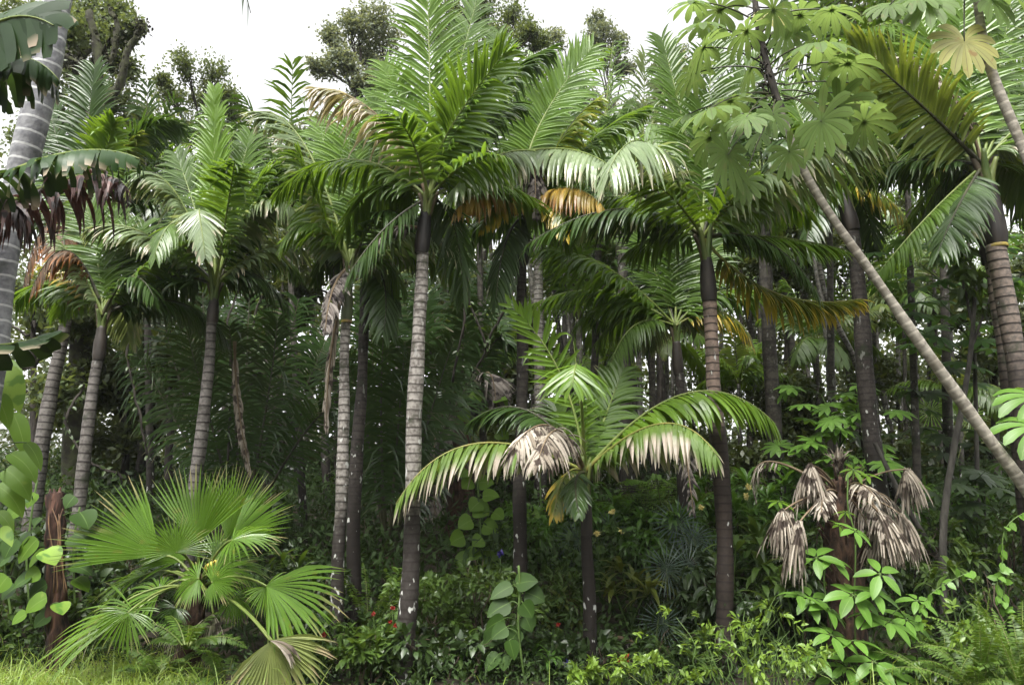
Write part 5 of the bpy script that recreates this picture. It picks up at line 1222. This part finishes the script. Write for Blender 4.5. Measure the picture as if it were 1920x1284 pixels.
# lianas hanging from the canopy
for x0, y0, x1, y1, x2, y2, Y, lab in [(850, 430, 872, 560, 845, 720, 10.8, 'dark liana looping right of the tallest trunk'), (900, 420, 868, 520, 905, 660, 10.9, 'second dark liana right of the tallest trunk, twisted'), (960, 560, 925, 640, 895, 700, 10.9, 'pale bare twig slanting left of the skirted palm trunk'),
        (430, 600, 440, 700, 432, 860, 11.3, 'mossy liana hanging right of the spear leaf palm trunk'), (470, 600, 485, 660, 520, 720, 11.6, 'bare pale branch slanting behind the spear leaf palm'), (235, 650, 250, 780, 262, 850, 11.0, 'twisted brown liana between the banded trunks and the feather palm'),
        (130, 800, 170, 860, 240, 900, 10.6, 'dark fallen limb slanting behind the banded trunks'), (1610, 640, 1600, 760, 1618, 900, 11.2, 'thin liana left of the dark shaft trunk')]:
    a_ = P(x0, y0, Y); t = thing('liana', lab, 'liana', a_); mb = MB()
    pth = smooth_path([a_ + V(.1, .1, .6), a_, P(x1, y1, Y), P(x2, y2, Y)], 26) + np.cumsum(rng.normal(0, .012, (26, 3)), 0)
    tube(mb, pth, .018, 6, 0, bump=.1); mb.build('stem', MAT['bark_dark'], t)
    mb = MB(); m = 40; q = pth[rng.integers(0, 26, m)]; leaves(mb, q, rng.normal(0, .7, (m, 3)) + V(0, 0, -.4), V(0, -.6, .8) + rng.normal(0, .4, (m, 3)), .1, .045, 3, 'oval', .5); mb.build('leaves', MAT['shrub_leaf'], t)
for px, Y, tops, mat, r, lab in [(880, 8.0, [(870, 1200, 0), (900, 1230, -.1), (850, 1240, .1)], 'ginger_leaf', 40, 'low long leaved plant between the tallest and black trunks'),
        (1330, 7.6, [(1320, 1190, 0), (1350, 1215, .1), (1300, 1230, 0)], 'shrub_leaf', 44, 'low long leaved plant at the foot of the pinkish ringed trunk'),
        (1020, 7.8, [(1030, 1225, 0), (1000, 1215, .1)], 'ginger_leaf', 38, 'low long leaved plant left of the small palm foot'),
        (1480, 8.0, [(1470, 1090, 0), (1440, 1120, .1), (1500, 1060, .1)], 'shrub_leaf', 62, 'arching long leaved plant left of the glossy climber'),
        (1790, 8.0, [(1780, 1060, 0), (1820, 1040, .1), (1750, 1085, .1)], 'shrub_leaf', 50, 'arching long leaved plant right of the slim crooked trunk'),
        (560, 8.4, [(560, 1060, 0), (590, 1090, .1), (530, 1040, .1)], 'shrub_leaf', 50, 'arching long leaved plant right of the fan palm')]:
    dracaena(lab, px, Y, tops, mat, r=r, n=14)
# twining vine on the right with small heart leaves
tv = thing('twining_vine', 'thin twining vine with small pale leaves arching over the ferns at lower right', 'vine', G(1720, 7.0))
for pts in [[(1720, 1180), (1740, 1120), (1790, 1085), (1825, 1070)], [(1885, 1150), (1880, 1060), (1882, 1000), (1905, 970), (1950, 950)], [(1880, 1050), (1870, 1100), (1890, 1160)]]:
    vp = smooth_path([P(x, y, 6.9) for x, y in pts], 22); mb = MB(); tube(mb, vp, .005, 4, 1)
    m = 16; q = vp[np.linspace(1, 21, m).astype(int)]; leaves(mb, q, rng.normal(0, .6, (m, 3)) + V(0, -.3, -.8), V(0, -1, .3) + rng.normal(0, .3, (m, 3)), .085, .06, 3, 'heart', .2, .15)
    mb.build('strand', [MAT['umbrella_leaf'], MAT['stem_green']], tv)
# leaves poking in at the right edge
for y, yy, lab in ((745, 7.0, 'light green lobed leaf poking in at the right edge above the leaning trunk'), (800, 6.8, 'lower light green lobed leaf at the right edge across the leaning trunk')):
    t = thing('lobed_leaf_sprig', lab, 'plant', G(1990, yy)); mb = MB(); q = P(1945, y, yy)
    tube(mb, smooth_path([G(1990, yy), P(1985, y + 120, yy), q], 12), .012, 6, 0); mb.build('stem', MAT['stem_green'], t)
    lobed_leaf(t, P(1970, y + 60, yy), q, V(-1, -.2, -.25), V(-.1, -.7, .7), px2m(75, yy), 'umbrella_leaf', 8, 110)
# fallen dry frond
t = thing('fallen_frond', 'dry fallen palm frond lying in the dark at the foot of the centre palms', 'fallen frond', G(1230, 8.4))
a_, b_ = P(1160, 1195, 8.7), P(1290, 1262, 7.9); mb = MB()
frond_geo(mb, bez(a_, (a_ + b_) / 2 + V(0, 0, .05), b_, 16), L=.3, n=26, W=.02, droop=.5, a0=40, a1=20, fold=.6); mb.build('blade', [MAT['palm_leaf_withered'], MAT['rachis_dry']], t)
# pale broken stem leaning behind the dead palm
t = thing('leaning_dead_stem', 'pale dead stem slanting down behind the dead palm at right', 'trunk', G(1760, 9.2)); mb = MB()
tube(mb, smooth_path([P(1640, 830, 9.2), P(1700, 950, 9.2), P(1755, 1040, 9.2), P(1790, 1120, 9.2)], 20), np.linspace(.025, .04, 20), 8, 0, bump=.06); mb.build('stem', MAT['bark_grey'], t)
# dead hanging fronds in the dim left centre
for (bx, by, tx, ty, Y, lab) in [(440, 640, 468, 880, 10.2, 'straw coloured dead frond hanging straight down in the shade behind the fan palm'), (640, 560, 612, 800, 9.4, 'brown dead frond dangling left of the lichen mottled trunk')]:
    t = thing('hanging_dead_frond', lab, 'dead frond', P(bx, by, Y)); mb = MB(); a_, b_ = P(bx, by, Y), P(tx, ty, Y)
    frond_geo(mb, bez(a_, (a_ + b_) / 2 + V(-.05, 0, 0), b_, 16), L=.28, n=40, W=.028, droop=2.2, a0=25, a1=15, fold=1., S=V(1, 0, 0)); mb.build('blade', [MAT['palm_leaf_dead'], MAT['rachis_dry']], t)

# ------------------------------------------------------------ background broadleaf trees
def W3(px, py, Y, rpx): p = P(px, py, Y); return (p[0], p[1], p[2], px2m(rpx, Y))
def bt(name, lab, Y, foot, clumps, leaf, per, lm, bm='bark_dark', r=.13, tw=10, group=None):
    b = G(foot, Y); bl = [W3(x, y, Y + rng.uniform(-.8, .8), rr) for x, y, rr in clumps]
    top = max(z for _, _, z, _ in bl); tx = np.mean([q[0] for q in bl])
    return tree(name, lab, b, (top - b[2]) * .86, bl, leaf, per, lm, bm, r, (tx - b[0], 0), group, tw)
mt = bt('mossy_tree', 'old tree with thick mossy twisted limbs at the upper left behind the grey trunk', 14, 150,
   [(40, 40, 60), (170, 60, 60), (220, 120, 45), (110, 110, 60), (200, 190, 50), (240, 60, 30), (20, 110, 60), (150, 10, 60), (250, 50, 20), (210, 20, 40), (120, 60, 50), (60, 160, 60)], .11, 1500, 'forest_leaf_olive', 'bark_moss', .26)
mb = MB()
for pts, r_ in [([(205, 330), (200, 240), (190, 170), (185, 90), (170, 20)], .10), ([(195, 200), (225, 150), (240, 95), (262, 50)], .08), ([(262, 50), (275, 45)], .06), ([(190, 170), (150, 120), (110, 90)], .05), ([(205, 120), (215, 60), (200, 10)], .06), ([(200, 190), (160, 220), (120, 215)], .05)]:
    pth = smooth_path([P(x, y, 12.6) for x, y in pts], 18) + np.cumsum(rng.normal(0, .012, (18, 3)), 0); tube(mb, pth, np.linspace(r_, r_ * .6, 18), 8, 0, bump=.22)
    for q in pth[::2]: diamonds(mb, q + rng.normal(0, .08, (10, 3)), rand_dirs(10), rand_dirs(10), .09, .05)
mb.build('mossy_limb', MAT['bark_moss'], mt)
bt('broadleaf_tree', 'round crowned tree standing alone against the white sky at upper left', 18, 370,
   [(350, 120, 34), (400, 135, 34), (320, 180, 34), (380, 190, 40), (430, 180, 24), (340, 235, 45), (400, 250, 45), (300, 150, 18), (440, 220, 25)], .10, 1000, 'forest_leaf_olive', 'bark_dark', .13)
bt('broadleaf_tree', 'tall sparse tree behind the silvery drooping frond left of the tallest crown', 18, 690,
   [(620, 70, 28), (660, 50, 34), (700, 30, 40), (640, 110, 34), (690, 100, 36), (730, 60, 36), (720, 140, 40), (600, 130, 22), (680, 160, 34), (660, 200, 34)], .11, 1200, 'forest_leaf_hazed', 'bark_dark', .15)
bt('broadleaf_tree', 'tall tree behind the tallest palm crown at the top centre', 17, 880,
   [(850, 10, 40), (900, 30, 40), (930, 70, 30), (870, 90, 45), (820, 60, 40), (960, 30, 30), (900, -20, 45), (1000, 60, 26), (1020, 80, 18), (985, 50, 20)], .10, 1000, 'forest_leaf_olive', 'bark_dark', .13)
bt('broadleaf_tree', 'small pale hazy tree top against the sky right of the top centre', 26, 1150,
   [(1130, 60, 30), (1160, 80, 28), (1110, 80, 24), (1140, 110, 34), (1170, 130, 24), (1120, 40, 18)], .13, 1000, 'forest_leaf_hazed', 'bark_grey', .14)
bt('broadleaf_tree', 'dark tree top in the gap left of the cecropia crown', 24, 1250,
   [(1250, 120, 24), (1270, 100, 20), (1240, 150, 24), (1270, 170, 30), (1220, 200, 30)], .13, 800, 'forest_leaf_hazed', 'bark_dark', .14)
bt('broadleaf_tree', 'tree filling behind the palm crowns at the upper left', 16, 260, [(260, 230, 40), (230, 270, 50), (290, 300, 50), (440, 330, 50), (200, 330, 60), (340, 340, 60), (430, 280, 35), (480, 260, 25), (80, 230, 40), (30, 260, 45)], .12, 1400, 'forest_leaf_olive')
bt('broadleaf_tree', 'leafy tree at the top right behind the ringed palm crown', 17, 1760, [(1640, 40, 70), (1720, 30, 70), (1800, 60, 80), (1880, 80, 80), (1700, 150, 80), (1830, 180, 90), (1920, 200, 70), (1600, 100, 60), (1560, 30, 50)], .2, 1000, 'forest_leaf')
bt('broadleaf_tree', 'loose grey green tree top above the orange skirted palm', 21, 1060, [(1010, 110, 34), (1050, 150, 36), (1090, 190, 36), (1130, 200, 34), (1190, 210, 36), (1040, 70, 24), (1220, 250, 40), (980, 160, 36)], .12, 620, 'forest_leaf_hazed', 'bark_grey', .1)
bt('broadleaf_tree', 'loose low tree top left of the silvery drooping fronds against the sky', 20, 520, [(470, 260, 30), (510, 290, 36), (550, 250, 28), (590, 230, 30), (560, 300, 36), (230, 210, 20)][:5], .12, 560, 'forest_leaf_hazed', 'bark_grey', .1)
# the dim wall of trees
far = []
wall = [ # foot px, Y, x centre, y centre, spread x, spread y, count, material
 (60, 14, 60, 640, 120, 100, 11, 'forest_leaf_olive'), (230, 15, 250, 720, 110, 110, 12, 'forest_leaf'), (140, 17, 130, 820, 150, 90, 11, 'forest_leaf'), (330, 14.5, 330, 640, 80, 90, 9, 'forest_leaf'),
 (480, 16, 480, 620, 110, 120, 12, 'forest_leaf'), (560, 18, 560, 780, 120, 100, 12, 'forest_leaf'), (640, 15, 620, 460, 110, 90, 9, 'forest_leaf'), (780, 17, 780, 520, 110, 100, 10, 'forest_leaf'),
 (900, 16, 910, 620, 110, 110, 11, 'forest_leaf'), (820, 19, 830, 780, 120, 100, 11, 'forest_leaf'), (1010, 19, 1010, 660, 100, 120, 9, 'forest_leaf'), (1120, 21, 1130, 560, 120, 80, 8, 'forest_leaf'),
 (1220, 22, 1230, 820, 140, 50, 8, 'forest_leaf'), (1400, 20, 1400, 640, 100, 80, 8, 'forest_leaf'), (1470, 17, 1480, 480, 110, 70, 9, 'forest_leaf'), (1520, 16, 1540, 760, 110, 80, 9, 'forest_leaf'),
 (1660, 18, 1660, 500, 110, 110, 11, 'forest_leaf'), (1700, 21, 1700, 720, 130, 90, 9, 'forest_leaf_olive'), (1860, 15, 1860, 560, 110, 130, 11, 'forest_leaf'), (1900, 18, 1890, 760, 120, 110, 11, 'forest_leaf'),
 (1380, 15, 1420, 880, 140, 40, 8, 'forest_leaf'), (1000, 14, 1000, 880, 120, 50, 8, 'forest_leaf'), (1650, 14.5, 1640, 900, 150, 40, 8, 'forest_leaf'), (400, 20, 420, 440, 120, 70, 8, 'forest_leaf_olive'),
 (1240, 18, 1250, 430, 130, 80, 8, 'forest_leaf'), (1080, 17, 1060, 420, 110, 80, 8, 'forest_leaf')]
labs = ['at the far left behind the banana', 'behind the yellow stalked palm', 'low at the left behind the two banded trunks', 'between the yellow stalked and spear leaf palms', 'behind the large feather palm', 'low behind the lichen palm',
 'behind the lichen palm crown', 'behind the tallest palm crown base', 'behind the shaggy feather palm', 'low behind the tallest trunk', 'behind the pale trunk at centre', 'high behind the skirted palm drooping leaves',
 'low in the bright gap right of centre', 'behind the straight dark trunk', 'behind the low yellow frond', 'low behind the light lobed young tree', 'behind the dark shaft palm', 'olive and dim behind the leaning trunk', 'behind the ringed palm pair', 'low behind the ringed palm pair',
 'low behind the ginger plants', 'low behind the small palm', 'low behind the dead palm', 'behind the spear leaf palm crown', 'high behind the glossy palm', 'behind the skirted palm crown']
for (fx, Y, cx, cy, sx_, sy_, n, lm), lb_ in zip(wall, labs):
    bl = [(cx + rng.uniform(-1, 1) * sx_, cy + rng.uniform(-1, 1) * sy_, rng.uniform(38, 62)) for _ in range(n)]
    bt('understorey_tree', 'dim leafy tree ' + lb_, Y, fx, bl, .16, 650, lm, 'bark_dark', .09, 6)

# low uncountable growth: ground cover, far wood, grass
mb = MB()
n = 4400
yy = 7.3 + 13 * rng.random(n) ** 1.4; xx = rng.uniform(-1, 1, n) * (yy * .72); k_ = (xx > -2.4) | (yy > 8.15); xx, yy = xx[k_], yy[k_]; n = len(xx); zz = gz(xx, yy)
hh = rng.uniform(.05, .6, n) * np.clip((yy - 7.4) / 2.2, .2, 1.15)
m = 20; P0 = np.repeat(np.stack([xx, yy, zz + hh], 1), m, 0) + rng.normal(0, .13, (n * m, 3)) * V(1, 1, .9)
d = nrm(rng.normal(0, 1, (n * m, 3)) + V(0, -.2, .15)); 
diamonds(mb, P0, d, nrm(V(0, -.3, 1) + rng.normal(0, .45, (n * m, 3))), np.repeat(rng.uniform(.07, .2, n) * np.clip((yy - 5.8) / 4, .4, 1), m), np.repeat(rng.uniform(.03, .07, n) * np.clip((yy - 5.8) / 4, .4, 1), m))
whole(mb, 'undergrowth', MAT['undergrowth_leaf'], 'tangled dark green low growth covering the forest floor', 'undergrowth', (0, 0, 0), kind='stuff')
mb = MB()
n = 4600
yy = rng.uniform(22, 46, n); xx = rng.uniform(-1, 1, n) * (yy * .85); zz = gz(xx, yy) + rng.random(n) ** 1.4 * np.where(xx < 3, 11., 8.0)
m = 14; P0 = np.repeat(np.stack([xx, yy, zz], 1), m, 0) + rng.normal(0, .45, (n * m, 3))
diamonds(mb, P0, nrm(rng.normal(0, 1, (n * m, 3))), nrm(V(0, -.2, .8) + rng.normal(0, .6, (n * m, 3))), .3, .17)
whole(mb, 'far_wood', MAT['forest_leaf'], 'far forest foliage seen dimly through the trunks', 'forest', (0, 0, 0), kind='stuff')
# foliage wall added out of view behind the camera, cutting low sky light
mb = MB(); n = 2600
a = rng.uniform(R(185), R(355), n); d_ = rng.uniform(15, 26, n); xx = np.cos(a) * d_ * 1.3; yy = np.sin(a) * d_; zz = gz(xx, yy) + rng.random(n) * 8.
m = 14; P0 = np.repeat(np.stack([xx, yy, zz], 1), m, 0) + rng.normal(0, .6, (n * m, 3))
diamonds(mb, P0, nrm(rng.normal(0, 1, (n * m, 3))), nrm(V(0, 0, .6) + rng.normal(0, .6, (n * m, 3))), .5, .3)
whole(mb, 'rear_sky_blocker', MAT['forest_leaf'], 'unseen foliage wall added behind the camera to block low sky light', 'forest', (0, 0, 0), kind='stuff')
# grass at the bottom left
mb = MB(); n = 60000
yy = rng.uniform(5.2, 8.5, n); xx = rng.uniform(-7, 8, n)
keep = (xx < -3.0 - (yy - 7.5) * .7 + rng.normal(0, .25, n)) | ((yy < 7.2) & (rng.random(n) < .15)); xx, yy = xx[keep], yy[keep]; n = len(xx)
tuft = rng.random(n); hgt = np.where(tuft > .93, rng.uniform(.2, .42, n), rng.uniform(.05, .17, n))
leaves(mb, np.stack([xx, yy, gz(xx, yy) - .01], 1), rng.normal(0, .38, (n, 3)) * V(1, 1, 0) + V(0, 0, 1), V(0, -1, 0) + rng.normal(0, .5, (n, 3)), hgt, .008, 3, 'needle', rng.uniform(.3, 1.6, n), 0, 0, side=1)
whole(mb, 'grass', MAT['grass_blade'], 'sunlit yellow green grass along the bottom left edge', 'grass', (0, 0, 0), kind='stuff')

# ------------------------------------------------------------ the damp air
bpy.context.view_layer.update()
lo_z, hi_z = 0., 0.
for o in sc.objects:
    if o.type == 'MESH':
        for c in o.bound_box:
            z = (o.matrix_world @ __import__('mathutils').Vector(c)).z; lo_z = min(lo_z, z); hi_z = max(hi_z, z)
x0, x1, y0, y1, z0, z1 = -330, 330, -90, 440, lo_z - 1, hi_z + 1
vv = [(x, y, z) for z in (z0, z1) for (x, y) in ((x0, y0), (x1, y0), (x1, y1), (x0, y1))]
hm = bpy.data.meshes.new('haze'); hm.from_pydata(vv, [], [(3, 2, 1, 0), (4, 5, 6, 7), (0, 1, 5, 4), (1, 2, 6, 5), (2, 3, 7, 6), (3, 0, 4, 7)])
m = bpy.data.materials.new('haze'); m.use_nodes = True; m.node_tree.nodes.clear()
o_ = m.node_tree.nodes.new('ShaderNodeOutputMaterial'); v_ = m.node_tree.nodes.new('ShaderNodeVolumePrincipled')
v_.inputs['Density'].default_value = .0004; v_.inputs['Color'].default_value = (.92, .95, .97, 1)
m.node_tree.links.new(v_.outputs[0], o_.inputs['Volume']); hm.materials.append(m)
hz = bpy.data.objects.new('haze', hm); sc.collection.objects.link(hz); hz['kind'] = 'stuff'; hz['label'] = 'thin damp air between the trees'; hz['category'] = 'haze'
